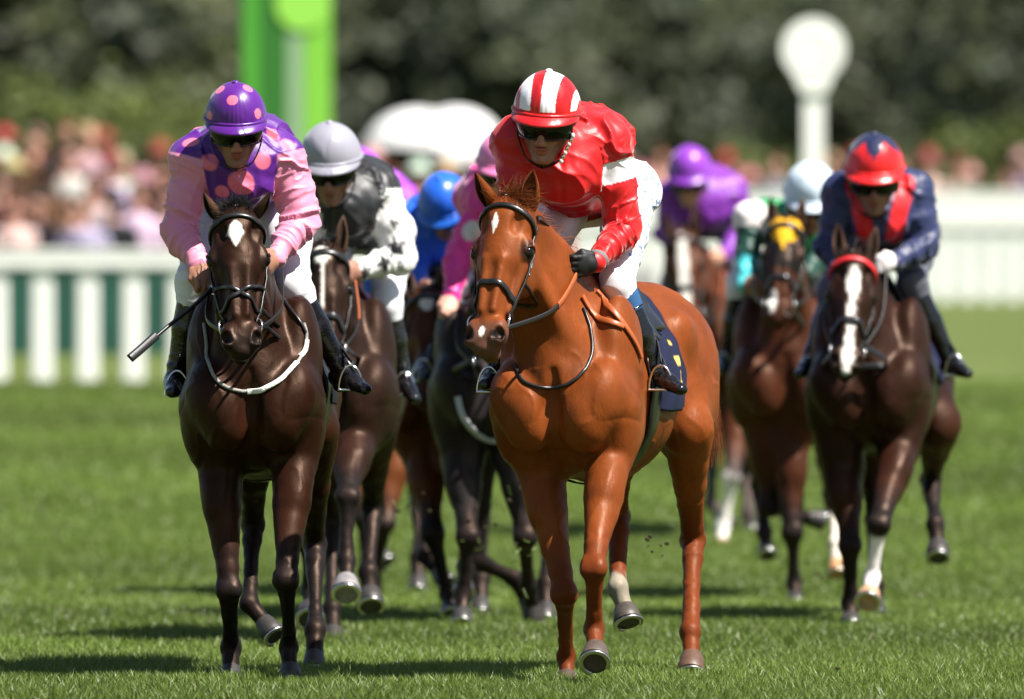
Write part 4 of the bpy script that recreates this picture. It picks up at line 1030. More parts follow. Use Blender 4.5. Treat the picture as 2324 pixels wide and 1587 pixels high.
    # ---- boots
    for sd_ in 'lr':
        K_, A_, T_ = G['k'+sd_], G['a'+sd_], G['t'+sd_]; sx = -1 if sd_ == 'l' else 1; b0 = lerp(K_, A_, sp.get('boottop', .2))
        f = Field(np.minimum(np.minimum(K_, A_), T_)-.12, np.maximum(np.maximum(K_, A_), T_)+.12, h2*.9)
        f.chain([b0, lerp(b0, A_, .4), lerp(b0, A_, .85), A_], np.array([.050, .048, .036, .034])*k_, .015)
        ft = nrm(T_-A_); heel = A_-ft*.035*k_-V(0, 0, .02)
        f.cone(A_, heel, .036*k_, .034*k_, .015); f.cone(heel, T_, .034*k_, .022*k_, .02, np.cross(ft, V(0, 0, 1)), 1.25); f.cone(A_, lerp(A_, T_, .55), .034*k_, .028*k_, .02)
        f.cone(heel-V(0, 0, .02), heel-V(0, 0, .035), .026*k_, .026*k_, .004)
        v, q = f.mesh(); N_ = vnormals(v, q); ax = nrm(A_-K_); tt = (v-K_)@ax
        v = v+N_*(((1-np.abs(vnoise(v*V(12, 12, 30), 61)))**3*.007-.002)*np.exp(-(((tt-np.linalg.norm(A_-K_)*.9)/.06)**2)))[:, None]
        mesh_np('boot', v, q, M['boot'], root)
        if hero:
            mb = MB(); k2 = 14; e1 = nrm(np.cross(ax, V(0, 1, .1))); e2 = np.cross(ax, e1); mb.tube([b0+(e1*math.cos(x)+e2*math.sin(x))*.0515*k_ for x in np.linspace(0, 6.283, k2, endpoint=False)], .005, 5, closed=True); mb.build('boot_top', M['boot'], root)
        if 'sock' in sp:
            mb = MB(); P = [lerp(K_, A_, t) for t in (.07, .12, .18, sp.get('boottop', .2)+.02)]; mb.tube(P, np.array([.055, .058, .056, .052])*k_, 20, c=sp['sock']); mb.build('stocking', M['cloth'], root)
    # ---- helmet: cap silk, peak, shell, goggles, strap
    hel = empty('helmet'); hel.parent = root
    n_a, n_r = (220, 84) if hero else (48, 20); vs = []; cs = []
    RX, RY, RZ = .109, .122, .130
    def dome(az, el, grow=1.0, puff=True):
        cu, cw = math.sin(az), math.cos(az); r = 1.0+(.012*math.sin(az*9+1)*max(0, .5-el) if puff else 0)+(.012*math.sin(az*23)*max(0, .25-el) if puff else 0)
        ce = math.cos(el)**.84
        return (cu*ce*RX*r*grow, .060+math.sin(el)**.96*RY*(1+.015*math.sin(az*2)*(puff))*grow-.030*(1-cw)*.5*ce, -.012+cw*ce*RZ*r*grow)
    for i in range(n_r+1):
        el = lerp(.05, math.pi/2, i/n_r)
        for k in range(n_a):
            az = 2*math.pi*k/n_a-math.pi; p = dome(az, el)
            gat = 1+(.006*math.sin(az*31+math.sin(az*5)*3)*(1-i/n_r)**2); vs.append(H(p[0]*gat, p[1], p[2]*gat)); cs.append(sp['cap'](az, el, math.degrees(az), math.degrees(el)))
    fs = [(i*n_a+k, i*n_a+(k+1) % n_a, (i+1)*n_a+(k+1) % n_a, (i+1)*n_a+k) for i in range(n_r) for k in range(n_a)]
    mb = MB(); mb.add(vs, fs, np.array(cs)); mb.ell(H(0, .060+RY, -.012), np.array([.012, .006, .012])*hk, HA, 6, c=cs[-1]); mb.build('cap_cover', M['capsilk'], hel)
    mb = MB(); P = [H(*dome(2*math.pi*k/40, .05, 1.012, False)) for k in range(40)]; mb.tube(P, .0065*hk, 8, closed=True, c=sp.get('band', cs[0])); mb.build('cap_edge', M['capsilk'], hel)
    vs = []; 
    for (g, dy) in ((1.0, .0), (1.14, -.008), (1.25, -.020), (1.27, -.024), (1.25, -.028), (1.0, -.012)):
        for k in range(25):
            az = math.radians(-78+k*6.5); fall = max(math.cos(az*1.12), 0)**.6; gg = 1+(g-1)*fall; p = dome(az, .05, 1.0, False)
            vs.append(H(p[0]*(1+(gg-1)*.6), p[1]+dy*(.4+.6*fall), p[2]+(gg-1)*.13*(math.cos(az)*.5+.6)))
    mb = MB(); mb.add(vs, [(i*25+k, i*25+k+1, (i+1)*25+k+1, (i+1)*25+k) for i in range(5) for k in range(24)], sp.get('band', cs[0])); mb.build('peak', M['capsilk'], hel)
    # hard shell under the silk, down over the ears and the back of the head
    vs = []; na = 48
    for el, gg in ((.06, .985), (-.12, .97), (-.34, .93), (-.50, .85)):
        for k in range(na):
            az = 2*math.pi*k/na-math.pi; c_ = math.cos(az); depth = 1 if c_ < .15 else (.45 if c_ > .75 else lerp(1, .45, (c_-.15)/.6)); e2_ = .05+(el-.05)*depth; p = (math.sin(az)*math.cos(e2_)*RX*gg, .060+math.sin(e2_)*RY*gg-.015*(1-math.cos(az)), -.012+math.cos(az)*math.cos(e2_)*RZ*gg); vs.append(H(*p))
    mb = MB(); mb.add(vs, [(i*na+k, (i+1)*na+k, (i+1)*na+(k+1) % na, i*na+(k+1) % na) for i in range(3) for k in range(na)]); mb.build('shell', M['plastic'], hel)
    for sx in (-1, 1):
        P = bez([H(sx*.088, -.005, .03), H(sx*.080, -.045, .032), H(sx*.052, -.098, .045), H(0, -.118, .062)], 5); mb = MB(); mb.ribbon(P, [Ux*sx]*len(P), .022*hk, .004); mb.build('chin_strap', M['plastic'], hel)
    if hero and sp.get('beads'):
        for k, t in enumerate(np.linspace(0, 1, 7)):
            p = lerp(H(.094, -.012, .045), H(.062, -.095, .06), t); mb = MB(); mb.ell(p, np.array([.007, .010, .006])*hk, HA, 5, c=(.8, .8, .8)); mb.build('strap_stud', M['steel'] if k % 2 else M['whitepaint'], hel)
    # goggles
    go = empty('goggles'); go.parent = root
    vs = []; n1 = 31
    for r_, (yy, gr) in enumerate(((.048, 1.02), (.038, 1.08), (.014, 1.10), (-.012, 1.07), (-.019, 1.0))):
        for k in range(n1):
            az = math.radians(-72+k*144/(n1-1)); nb_ = math.exp(-(az/.16)**2)*(.014 if r_ > 2 else 0)
            vs.append(H(math.sin(az)*.088*gr, yy+nb_-.004*(1-math.cos(az)), .006+math.cos(az)*.095*gr))
    mb = MB(); mb.add(vs, [(i*n1+k, (i+1)*n1+k, (i+1)*n1+k+1, i*n1+k+1) for i in range(4) for k in range(n1-1)]); mb.build('lens', M['lens'], go)
    mb = MB(); rim = [vs[4*n1+k] for k in range(n1)]+[vs[k] for k in range(n1-1, -1, -1)]; mb.tube(rim, .004*hk, 6, closed=True); mb.build('frame', M['plastic'], go)
    vs = []
    for yy, gr in ((.074, 1.0), (.068, 1.10), (.050, 1.10), (.044, 1.02)):
        for k in range(n1): az = math.radians(-84+k*168/(n1-1)); vs.append(H(math.sin(az)*.092*gr, yy-.004*(1-math.cos(az)), .006+math.cos(az)*.096*gr))
    mb = MB(); mb.add(vs, [(i*n1+k, (i+1)*n1+k, (i+1)*n1+k+1, i*n1+k+1) for i in range(3) for k in range(n1-1)]); mb.build('strap', M['plastic'], go)
    return dict(root=root, H=H, HA=HA, hk=hk, G=G, pc=pc, base=base0+pc, hp=hp, go=go, hel=hel)

# ================================================================ the runners
def spots(v, c, W_, lst, col, off=.4, extra=()):
    cam_ = None
    for px, py, r in lst:
        w = W_(px, py, off); dd = np.hypot(v[:, 0]-w[0], v[:, 2]-w[2]); m = np.where(dd < .02)[0]
        if not len(m): continue
        p = v[m[np.argmin(v[m, 1])]]; rr = np.linalg.norm(v-p, axis=1); c = mixc(c, 1-ss(r-.004, r+.004, rr), col)
    return c
def grid_spots(v, c, r, step, col, mask, seed=1):
    r_ = np.random.default_rng(seed); m = np.where(mask)[0]
    if not len(m): return c
    chosen = []
    for i in r_.permutation(m)[:1500]:
        if all(np.linalg.norm(v[i]-p) > step for p in chosen): chosen.append(v[i])
    for p in chosen: c = mixc(c, (1-ss(r-.005, r+.005, np.linalg.norm(v-p, axis=1)))*mask, col)
    return c
def base_col(v, col): return np.tile(np.array(col, float), (len(v), 1))

HS = {}; JK = {}
# ---- chestnut, in front
CHN = (.175, .040, .0075)
def cloth_gold(kk, jj, c):
    for (k0, k1, j0, j1) in ((.62, .80, .750, .765), (.62, .80, .815, .828), (.62, .80, .834, .847), (.66, .72, .872, .912), (.60, .74, .905, .912), (.58, .68, .925, .937), (.74, .84, .925, .937)):
        for jm in (jj, 1-jj): m = ((kk > k0) & (kk < k1) & (jm > j0) & (jm < j1)).astype(float); c = mixc(c, m, (.70, .45, .10))
    return c
HS['chestnut'] = dict(hero=True, d=50.0, h=.0072, chest=(1283,), rump=1462, hs=1.07, wide=.97, legscale=.93,
    label='bright chestnut horse with small white star, ridden by the jockey in red',
    poll=(1146, 437, -.12), nose=(1084, 782, -.42), yaw=27, roll=-6, hw=1.0, ears=[(1080, 372, -.16), (1214, 366, -.12)],
    legs=dict(fl=[(1228, 1070, .30), (1281, 1350, .10), (1285, 1490, .42), (1286, 1528, .40), (1286, 1572, .32)],
              fr=[(1380, 1040, .16), (1348, 1292, -.22), (1348, 1428, -.10), (1350, 1462, -.16), (1352, 1508, -.26)],
              hl=[(1400, 960, 1.35), (1402, 1170, 1.62), (1402, 1335, 1.30), (1412, 1372, 1.22), (1428, 1415, 1.24)],
              hr=[(1558, 970, 1.30), (1572, 1225, 1.72), (1566, 1435, 1.35), (1568, 1475, 1.30), (1570, 1535, 1.22)]),
    col=CHN, col2=(.235, .056, .0105), mott=.16, muz=.65, muzcol=(.07, .052, .044), points=(.135, .028, .006), hair=(.22, .06, .015), hoofs=1.15,
    hoofcol=dict(fr=(.085, .06, .048), fl=(.07, .045, .034), hl=(.055, .045, .035), hr=(.10, .05, .03)), socks=dict(hl=(1.85, (.24, .21, .16))),  # white hind sock greyed, its shade put into the colour
    marks=((.125, -.012, .042, .014, 'diamond'), (.535, -.004, .022, .012, 'oval')), wind=.55, fl=1.5,
    hands=[(1240, 590, .40), (1308, 622, .18)], rubber=True, feet=[(1110, 872, .42), (1500, 868, .42)], cloth=(.006, .008, .032), clothcf=cloth_gold, drop=112, tail=(.45, .30),
    straps=[('neck_strap', [(1168, 830), (1190, 868), (1240, 880), (1290, 872), (1325, 845), (1342, 800), (1338, 745), (1322, 700)], -.0075, M['leather'], None),
            ('rein_end', [(1318, 672), (1335, 700), (1355, 722), (1385, 732), (1412, 742)], .024, M['tan'], None),
            ('breastplate_strap', [(1352, 662), (1385, 700), (1415, 740), (1440, 780), (1452, 812)], .024, M['tan'], None),
            ])
def silk_red(v, N_, part, tarm, G, ch, HC, W_, H):
    c = base_col(v, (.54, .006, .009)); m = ((part == 2) & (tarm > .23) & (tarm < .47)).astype(float); c = mixc(c, m, (.74, .73, .76))
    return c
def cap_red(az, el, a, e):
    u = math.sin(az)*math.cos(el)
    if e < 9: return (.52, .006, .009)
    if abs(u+.53) < .18: return (.80, .78, .82)
    if abs(u-.17) < .215: return (.80, .78, .82)
    if abs(u-.86) < .07 and math.cos(az) > -.9 and e < 55: return (.78, .76, .80)
    if abs(u+.93) < .05: return (.78, .76, .80)
    return (.52, .006, .009)
def breech_marks(x0, x1, y0, y1, colr, side):
    def fn(v, N_, c, G, W_):
        a, b = W_(x0, y0, .8), W_(x1, y1, .8); m = (v[:, 0] > min(a[0], b[0])) & (v[:, 0] < max(a[0], b[0])) & (v[:, 2] < max(a[2], b[2])) & (v[:, 2] > min(a[2], b[2])) & (N_[:, 0]*side > .15)
        k = (np.abs(vnoise(v*V(40, 40, 58), 77)) < .11)
        return mixc(c, (m & k).astype(float)*.85, colr)
    return fn
JK['chestnut'] = dict(hero=True, h=.0062, label='jockey in red silks with white armbands and red and white striped cap on the chestnut',
    head=(1240, 286, .28), neck=(1268, 325, .42), chest=(1282, 372, .48), pelvis=(1352, 418, 1.02), yaw=10, pitch=17, roll=-5, hk=1.27,
    sl=(1178, 322, .44), sr=(1372, 322, .47), el=(1166, 480, .42), er=(1421, 515, .50), wl=(1215, 572, .40), wr=(1352, 597, .24), hl=(1240, 600, .36), hr=(1308, 606, .16),
    pl=(1296, 450, 1.0), pr=(1430, 432, 1.0), kl=(1208, 610, .50), kr=(1402, 640, .46), al=(1120, 850, .50), ar=(1492, 848, .50), tl=(1102, 872, .30), tr=(1545, 884, .36),
    silk=silk_red, cap=cap_red, band=(.52, .006, .009), cuff=(.16, .16, .16), gloves=(.008, .008, .009), sock=(.025, .085, .20), boottop=.30, skin=(.36, .175, .115), beads=True,
    back=(1330, 320, .62), Kr=(-.3, -.5, .9), Cr=(-.3, .1, -.9), breechfn=breech_marks(1425, 1500, 400, 600, (.06, .13, .42), 1))

# ---- dark bay, front left
def bay_mark(): pass
HS['bay'] = dict(hero=True, d=50.5, h=.0072, chest=(574,), rump=606, hs=1.07, wide=.92,
    label='dark bay horse with white diamond star and crossed noseband, at front left',
    earw=.029, poll=(538, 462, -.10), nose=(550, 790, -.40), yaw=-3, roll=0, ears=[(462, 418, -.12), (612, 418, -.12)],
    legs=dict(fl=[(500, 1060, .26), (520, 1340, .10), (524, 1470, .30), (524, 1508, .28), (524, 1560, .20)],
              fr=[(668, 1050, .18), (650, 1318, -.12), (656, 1470, .08), (658, 1508, .04), (660, 1556, -.04)],
              hl=[(572, 980, 1.30), (574, 1190, 1.65), (566, 1370, 1.42), (590, 1420, 1.35), (625, 1445, 1.34)],
              hr=[(712, 970, 1.35), (714, 1235, 1.75), (716, 1430, 1.40), (714, 1470, 1.34), (712, 1530, 1.26)]),
    legscale=.9, col=(.016, .0052, .0024), col2=(.048, .0125, .0045), mott=.3, earcol=(.07, .035, .02), earout=1.3, muz=.8, muzcol=(.012, .009, .008), points=(.008, .006, .006), hair=(.010, .009, .009), darkear=True,
    marks=((.125, -.010, .058, .030, 'diamond'), (.110, -.010, .03, .022, 'oval')), grackle=True, hoofcol={}, socks={}, wind=-.1, fl=1.0,
    hands=[(478, 655, .22), (640, 615, .22)], feet=[(402, 880, .46), (796, 868, .44)], cloth=(.006, .006, .008), drop=108, tail=(.0, .3),
    straps=[('breast_girth', [(464, 735), (470, 780), (472, 820), (490, 862), (530, 886), (590, 884), (640, 862), (678, 820), (694, 770), (688, 735)], -.0075, M['fleece'], (.30, .29, .27)), ('breast_girth', [(560, 889), (600, 884), (640, 862), (674, 826)], .022, M['fleece'], (.80, .78, .72)), ('breast_girth', [(680, 812), (690, 796), (694, 772)], .020, M['fleece'], (.80, .78, .72)),
            ('neck_strap', [(640, 680), (668, 712), (690, 750), (697, 772)], -.007, M['leather'], None)])
PP = (.085, .008, .20); PK = (.72, .15, .24)
def silk_purple(v, N_, part, tarm, G, ch, HC, W_, H):
    c = base_col(v, PP); aw = G['armw']; c = mixc(c, aw, (.72, .25, .37))
    tm = aw < .5; c2 = spots(v, c, W_, [(467, 368, .042), (607, 362, .036), (436, 312, .036), (548, 430, .060), (628, 290, .036), (655, 318, .03), (500, 445, .03)], PK)
    c2 = grid_spots(v, c2, .036, .16, PK, (N_[:, 1] > .1) & tm, 3)
    return mixc(c2, aw, (.72, .25, .37))
def cap_purple(az, el, a, e):
    p = V(math.sin(az)*math.cos(el), math.sin(el), math.cos(az)*math.cos(el))
    for a0, e0, r in ((-9, 46, .17), (47, 17, .15), (-62, 12, .15), (-75, 62, .17), (60, 66, .17), (110, 35, .16), (-120, 30, .16), (170, 30, .16), (180, 75, .15)):
        a0, e0 = math.radians(a0), math.radians(e0); q = V(math.sin(a0)*math.cos(e0), math.sin(e0), math.cos(a0)*math.cos(e0))
        if np.linalg.norm(p-q) < r: return PK
    return PP
JK['bay'] = dict(hero=True, h=.0065, label='jockey in purple silks with pink spots and pink sleeves on the front left bay',
    head=(536, 300, .26), neck=(540, 345, .42), chest=(545, 372, .46), pelvis=(566, 400, 1.02), yaw=-2, pitch=20, roll=1, hk=1.17,
    sl=(445, 372, .44), sr=(641, 362, .46), el=(402, 520, .42), er=(684, 500, .44), wl=(452, 604, .26), wr=(622, 588, .26), hl=(474, 650, .16), hr=(600, 610, .15),
    pl=(488, 440, 1.0), pr=(640, 440, 1.0), kl=(440, 640, .50), kr=(668, 650, .48), al=(398, 862, .56), ar=(782, 852, .52), tl=(392, 890, .36), tr=(828, 884, .38), arm=.9,
    silk=silk_purple, cap=cap_purple, band=PP, skin=(.33, .155, .10), boottop=.12, breechfn=breech_marks(430, 480, 470, 620, (.12, .12, .14), -1),
    Kl=(-.7, -.5, -.2), Cl=(.6, -.3, -.4))

# ---- the seven horses behind: the same anatomy, each with its own place, pose, colour and silks
def behind(key, d, cx, rump, head, legs, hd, jk, dx=0):
    """head=(pollx,polly,nosex,nosey); legs: overrides; offsets in metres behind the chest"""
    k = (F/d)/554.0; T_ = HS['bay']
    def tr(q, c0=574): return (cx+(q[0]-c0)*k, HZ+(q[1]-HZ)*k, q[2])
    L_ = {n: [tr(q) for q in l] for n, l in T_['legs'].items()}; L_.update(legs)
    s = dict(d=d, h=.0135, chest=(cx,), rump=rump, hs=1.06, wide=.96, poll=(head[0], head[1], -.10), nose=(head[2], head[3], -.38), legs=L_,
             hands=[tr((500, 640, .22)), tr((640, 620, .22))], feet=[tr((392, 880, .46)), tr((790, 868, .46))], earw=.030, earcol=(.06, .03, .018),
             col=(.020, .007, .004), mott=.25, hoofcol={}, muzcol=(.012, .009, .008), points=(.010, .008, .008), hair=(.010, .009, .009), wind=.1, tail=(.05, .33))
    s.update(hd); s['label'] = hd['label']; HS[key] = s
    J_ = JK['bay']; jj = dict(h=.0125, k=1.10, yaw=0, pitch=22, roll=0, hk=1.14, skin=(.31, .15, .10), boottop=.14)
    for n, q in J_.items():
        if isinstance(q, tuple) and len(q) == 3 and n in ('head','neck','chest','pelvis','sl','sr','el','er','wl','wr','hl','hr','pl','pr','kl','kr','al','ar','tl','tr'): jj[n] = tr(q)
    if 'shift' in jk:
        sx, sy = jk['shift']
        for n in ('head','neck','chest','sl','sr','el','er','pelvis','pl','pr'): jj[n] = (jj[n][0]+sx, jj[n][1]+sy, jj[n][2])
    jj.update(jk); JK[key] = jj
def plain(body, sleeve=None, fn=None):
    def f_(v, N_, part, tarm, G, ch, HC, W_, H):
        c = base_col(v, body)
        if sleeve is not None: c = mixc(c, ((part > 0) & (tarm > .08)).astype(float), sleeve)
        return fn(c, v, N_, part, tarm, G, ch, HC, W_, H) if fn else c
    return f_
def capc(c1, fn=None): return (lambda az, el, a, e: (fn(az, el, a, e) or c1)) if fn else (lambda az, el, a, e: c1)
def stars(c, v, N_, part, tarm, G, ch, HC, W_, H):
    for (px, py, r) in ((868, 462, .05), (893, 552, .062), (885, 600, .05), (840, 610, .045), (905, 500, .03), (690, 520, .05), (660, 580, .045)):
        w = W_(px, py, .4); m = np.where(np.hypot(v[:, 0]-w[0], v[:, 2]-w[2]) < .025)[0]
        if not len(m): continue
        p = v[m[np.argmin(v[m, 1])]]; q = v-p; an = np.arctan2(q[:, 2], q[:, 0])+px; rad = r*(.72+.42*(np.abs(((an/(2*math.pi)*5) % 1)-.5)*2-.5)*1.6); c = mixc(c, 1-ss(rad-.008, rad+.008, np.linalg.norm(q, axis=1)), (.012, .012, .014))
    return c
behind('grey_rider', 55.5, 762, 776, (735, 548, 745, 835),
    dict(fl=[(700, 1040, .22), (700, 1230, .0), (704, 1340, .1), (704, 1372, .05), (704, 1410, -.05)],
         fr=[(800, 1010, .05), (788, 1130, -.35), (786, 1275, -.42), (786, 1305, -.46), (786, 1352, -.55)],
         hl=[(742, 980, 1.3), (750, 1180, 1.65), (755, 1380, 1.35), (755, 1412, 1.3), (755, 1478, 1.2)], hr=[(850, 960, 1.3), (846, 1150, 1.65), (835, 1300, 1.4), (838, 1340, 1.32), (842, 1378, 1.3)]),
    dict(label='very dark brown horse with a white triangular star, half hidden behind the purple spotted jockey', col=(.014, .006, .004), col2=(.038, .014, .009), marks=((.065, -.015, .045, .035, 'oval'), (.18, -.012, .14, .008, 'oval')), wide=.88, cloth=(.02, .02, .10), rubber=True, hoofcol=dict(fr=(.22, .2, .2)), hoofs=1.25,
         hands=[(700, 640, .22), (805, 640, .18)], feet=[(640, 880, .46), (918, 880, .46)], straps=[]),
    dict(label='jockey in black silks with black starred white sleeves and a silver grey cap',
         head=(752, 388, .26), neck=(770, 430, .42), chest=(792, 462, .46), pelvis=(830, 490, 1.0), sl=(712, 440, .42), sr=(858, 432, .46), el=(680, 570, .42), er=(908, 582, .42), wl=(720, 620, .3), wr=(818, 616, .26), hl=(740, 640, .2), hr=(785, 628, .18),
         pl=(770, 520, 1.0), pr=(880, 530, 1.0), kl=(730, 660, .5), kr=(880, 690, .48), al=(650, 860, .5), ar=(915, 862, .52), tl=(640, 885, .3), tr=(942, 906, .36), yaw=6, pitch=22, hk=1.27, arm=.95,
         silk=plain((.014, .014, .016), (.74, .72, .70), stars), cap=capc((.30, .29, .34)), band=(.26, .25, .30)))
behind('mauve_rider', 64.0, 838, 880, (825, 640, 830, 860),
    dict(fl=[(820, 1000, .22), (826, 1180, .0), (830, 1300, .1), (830, 1330, .05), (830, 1370, -.05)], fr=[(900, 1010, .16), (872, 1190, -.05), (848, 1330, .1), (846, 1350, .05), (842, 1395, -.02)]),
    dict(label='bay horse almost wholly hidden behind the silver capped jockey, red cloth on it', col=(.10, .028, .009), col2=(.15, .042, .012), cloth=(.55, .01, .015), drop=100, hands=[(840, 640, .22), (900, 640, .2)]),
    dict(label='jockey in mauve and white silks mostly hidden behind the arm of the star sleeved jockey', head=(815, 420, .26), sl=(790, 460, .44), sr=(912, 462, .46), neck=(830, 450, .42), chest=(850, 480, .46), er=(925, 580, .42), silk=plain((.32, .05, .50), (.32, .06, .50)), cap=capc((.32, .05, .5)), band=(.3, .05, .5)))
behind('blue_rider', 59.5, 972, 985, (966, 650, 978, 918),
    dict(fl=[(962, 1040, .22), (982, 1210, .0), (1016, 1350, .1), (1020, 1372, .05), (1024, 1400, -.02)], fr=[(1040, 1030, .1), (1060, 1170, -.2), (1056, 1290, -.1), (1054, 1310, -.12), (1052, 1345, -.2)]),
    dict(label='bay horse with a round white star, ridden by the jockey in royal blue', col=(.06, .018, .007), col2=(.10, .028, .010), points=(.012, .010, .010), marks=((.085, 0, .045, .033, 'oval'),), muz=.5, yaw=2, hw=1.0),
    dict(label='jockey in royal blue silks and blue cap, bent low beside the cerise jockey', head=(1012, 478, .3), shift=(0, 95),
         pelvis=(1008, 585, .95), pl=(955, 610, .85), pr=(1050, 610, .85), back=(1000, 505, .7), neck=(1000, 515, .45), chest=(985, 530, .5), sl=(950, 510, .45), sr=(1045, 510, .45), el=(935, 590, .4), er=(1055, 600, .4), wl=(955, 650, .28), wr=(1020, 660, .25), hl=(965, 668, .2), hr=(1005, 675, .2), yaw=15, pitch=45,
         silk=plain((.012, .10, .62)), cap=capc((.012, .11, .60)), band=(.01, .1, .5), breech=(.012, .09, .48)))
behind('pink_rider', 58.4, 1118, 1140, (1118, 600, 1112, 860),
    dict(fl=[(1050, 1040, .22), (1062, 1220, .05), (1052, 1350, .1), (1050, 1372, .05), (1048, 1420, -.02)], fr=[(1168, 1040, .18), (1192, 1220, .1), (1200, 1330, .3), (1204, 1360, .35), (1210, 1405, .4)],
         hl=[(1085, 980, 1.3), (1078, 1270, 1.45), (1165, 1312, 1.6), (1190, 1330, 1.6), (1212, 1392, 1.6)]),
    dict(label='black horse with a white breast strap, its head hidden behind the head of the chestnut', col=(.014, .012, .013), col2=(.03, .027, .03), mott=.2, cloth=(.02, .02, .03),
         straps=[('breast_girth', [(1040, 900), (1052, 945), (1085, 985), (1130, 1000), (1180, 985)], .03, M['fleece'], (.5, .5, .56))], hands=[(1040, 712, .1), (1160, 650, .2)]),
    dict(label="jockey in cerise pink silks and a pale pink cap, behind the chestnut's head", head=(1142, 392, .26), shift=(0, 40), pelvis=(1140, 520, 1.0), pl=(1105, 545, 1.0), pr=(1190, 545, 1.0), kl=(1085, 660, .5), el=(1046, 570, .42), wl=(1022, 678, .28), hl=(1022, 712, .18), sl=(1122, 450, .44), arm=.92, sr=(1205, 440, .46),
         neck=(1140, 430, .42), chest=(1140, 455, .46), hk=1.16, K='', Kl=(-.8, -.5, .1), Cl=(.5, -.3, -.6), silk=plain((.72, .03, .26), None, lambda c, v, N_, part, tarm, G, ch, HC, W_, H: spots(v, c, W_, [(1075, 520, .05)], (.6, .55, .5))), cap=capc((.80, .22, .48)), band=(.75, .2, .42), cuff=(.01, .012, .06), skin=(.60, .31, .23)))
behind('purple_rider', 74.0, 1618, 1650, (1545, 520, 1562, 745),
    dict(fl=[(1575, 960, .22), (1580, 1100, .0), (1584, 1200, .1), (1584, 1220, .05), (1584, 1250, -.05)], fr=[(1676, 950, .1), (1660, 1085, -.25), (1640, 1195, -.2), (1638, 1222, -.24), (1636, 1262, -.32)],
         hr=[(1700, 930, 1.3), (1694, 1080, 1.6), (1698, 1170, 1.4), (1700, 1185, 1.36), (1704, 1212, 1.35)]),
    dict(label='bay horse with broad white blaze and white foreleg, under the plain purple jockey', col=(.065, .019, .008), marks=((.26, 0, .26, .030, 'oval'),), muz=.3, socks=dict(fr=(1.02, (.74, .70, .64))), hoofcol=dict(fr=(.45, .22, .09)), hoofs=1.2, points=(.05, .04, .04), yaw=8, rubber=True, cloth=(.02, .02, .03), hands=[(1560, 610, .3), (1640, 615, .18)]),
    dict(label='jockey in plain purple silks and cap, furthest back of the riders', head=(1566, 412, .26), neck=(1585, 430, .4), chest=(1600, 455, .46), sl=(1530, 450, .44), sr=(1660, 432, .46), el=(1512, 530, .42), er=(1682, 530, .42), wl=(1560, 590, .3), wr=(1642, 580, .24), hl=(1575, 605, .2), hr=(1622, 592, .16), hk=1.24, yaw=6,
         silk=plain((.19, .025, .34)), cap=capc((.24, .04, .44)), band=(.2, .03, .38), breech=(.10, .10, .14), skin=(.58, .30, .21)))
behind('pale_cap', 63.5, 1786, 1800, (1782, 492, 1764, 722),
    dict(fl=[(1738, 980, .22), (1745, 1150, .2), (1800, 1170, .5), (1830, 1165, .55), (1860, 1180, .6)], fr=[(1790, 1010, .18), (1797, 1210, .05), (1803, 1325, .12), (1804, 1345, .08), (1805, 1378, 0)],
         hr=[(1880, 960, 1.3), (1890, 1120, 1.6), (1900, 1235, 1.4), (1902, 1260, 1.36), (1900, 1305, 1.3)], hl=[(1730, 960, 1.3), (1725, 1100, 1.65), (1735, 1210, 1.5), (1738, 1230, 1.45), (1742, 1262, 1.42)]),
    dict(label='brown horse in a black hood with a yellow winged emblem on the forehead', col=(.05, .014, .006), mott=.3, hood=True, marks=((.49, -.035, .07, .026, 'oval'),), muz=.25, socks=dict(hr=(1.5, (.74, .68, .56))), hoofcol=dict(hr=(.5, .26, .12)), yaw=4, cloth=(.01, .01, .02), hands=[(1720, 610, .3), (1820, 620, .2)], darkear=False),
    dict(label='jockey in green and white silks with turquoise cuffs and a pale blue cap', head=(1840, 462, .26), neck=(1840, 500, .4), chest=(1822, 530, .46), pelvis=(1850, 560, 1.0), pl=(1790, 590, .9), pr=(1900, 590, .9), sl=(1735, 500, .44), sr=(1860, 490, .46), el=(1700, 500, .40), er=(1880, 570, .42), wl=(1690, 645, .26), wr=(1830, 620, .24), hl=(1715, 655, .2), hr=(1805, 635, .2), hk=1.28, yaw=0, pitch=30, arm=1.0,
         silk=plain((.02, .28, .09), None, lambda c, v, N_, part, tarm, G, ch, HC, W_, H: mixc(mixc(mixc(c, ((part > 0) & (tarm > .35)).astype(float), (.80, .72, .70)), ((part > 0) & (tarm > 1.06)).astype(float), (.008, .05, .035)), ((part == 1) & (tarm > 1.60)).astype(float), (.10, .66, .72))), cap=capc((.60, .72, .82)), band=(.6, .7, .8)))
def navy_red(c, v, N_, part, tarm, G, ch, HC, W_, H):
    s1 = G['sr']; s2 = G['sl']
    m = np.zeros(len(v))
    for s_, e_ in ((s1, ch), (s2, ch)):
        a = lerp(s_, ch, .25)+V(0, 0, .06); dd, _ = segdist(v[:, [0, 2]], a[[0, 2]], (lerp(s_, ch, .62)-V(0, 0, .16))[[0, 2]]); m = np.maximum(m, 1-ss(.034, .046, dd))
    return mixc(c, m*(part == 0)+m*((part > 0) & (tarm < .1)), (.68, .010, .015))
def cap_diamond(az, el, a, e):
    w = abs(((a+36+180) % 72)-36)/36.0     # 0 at the tip of each red leaf
    return (.68, .012, .014) if e < 66-38*w**.8 and e < 62 else (.012, .016, .055)
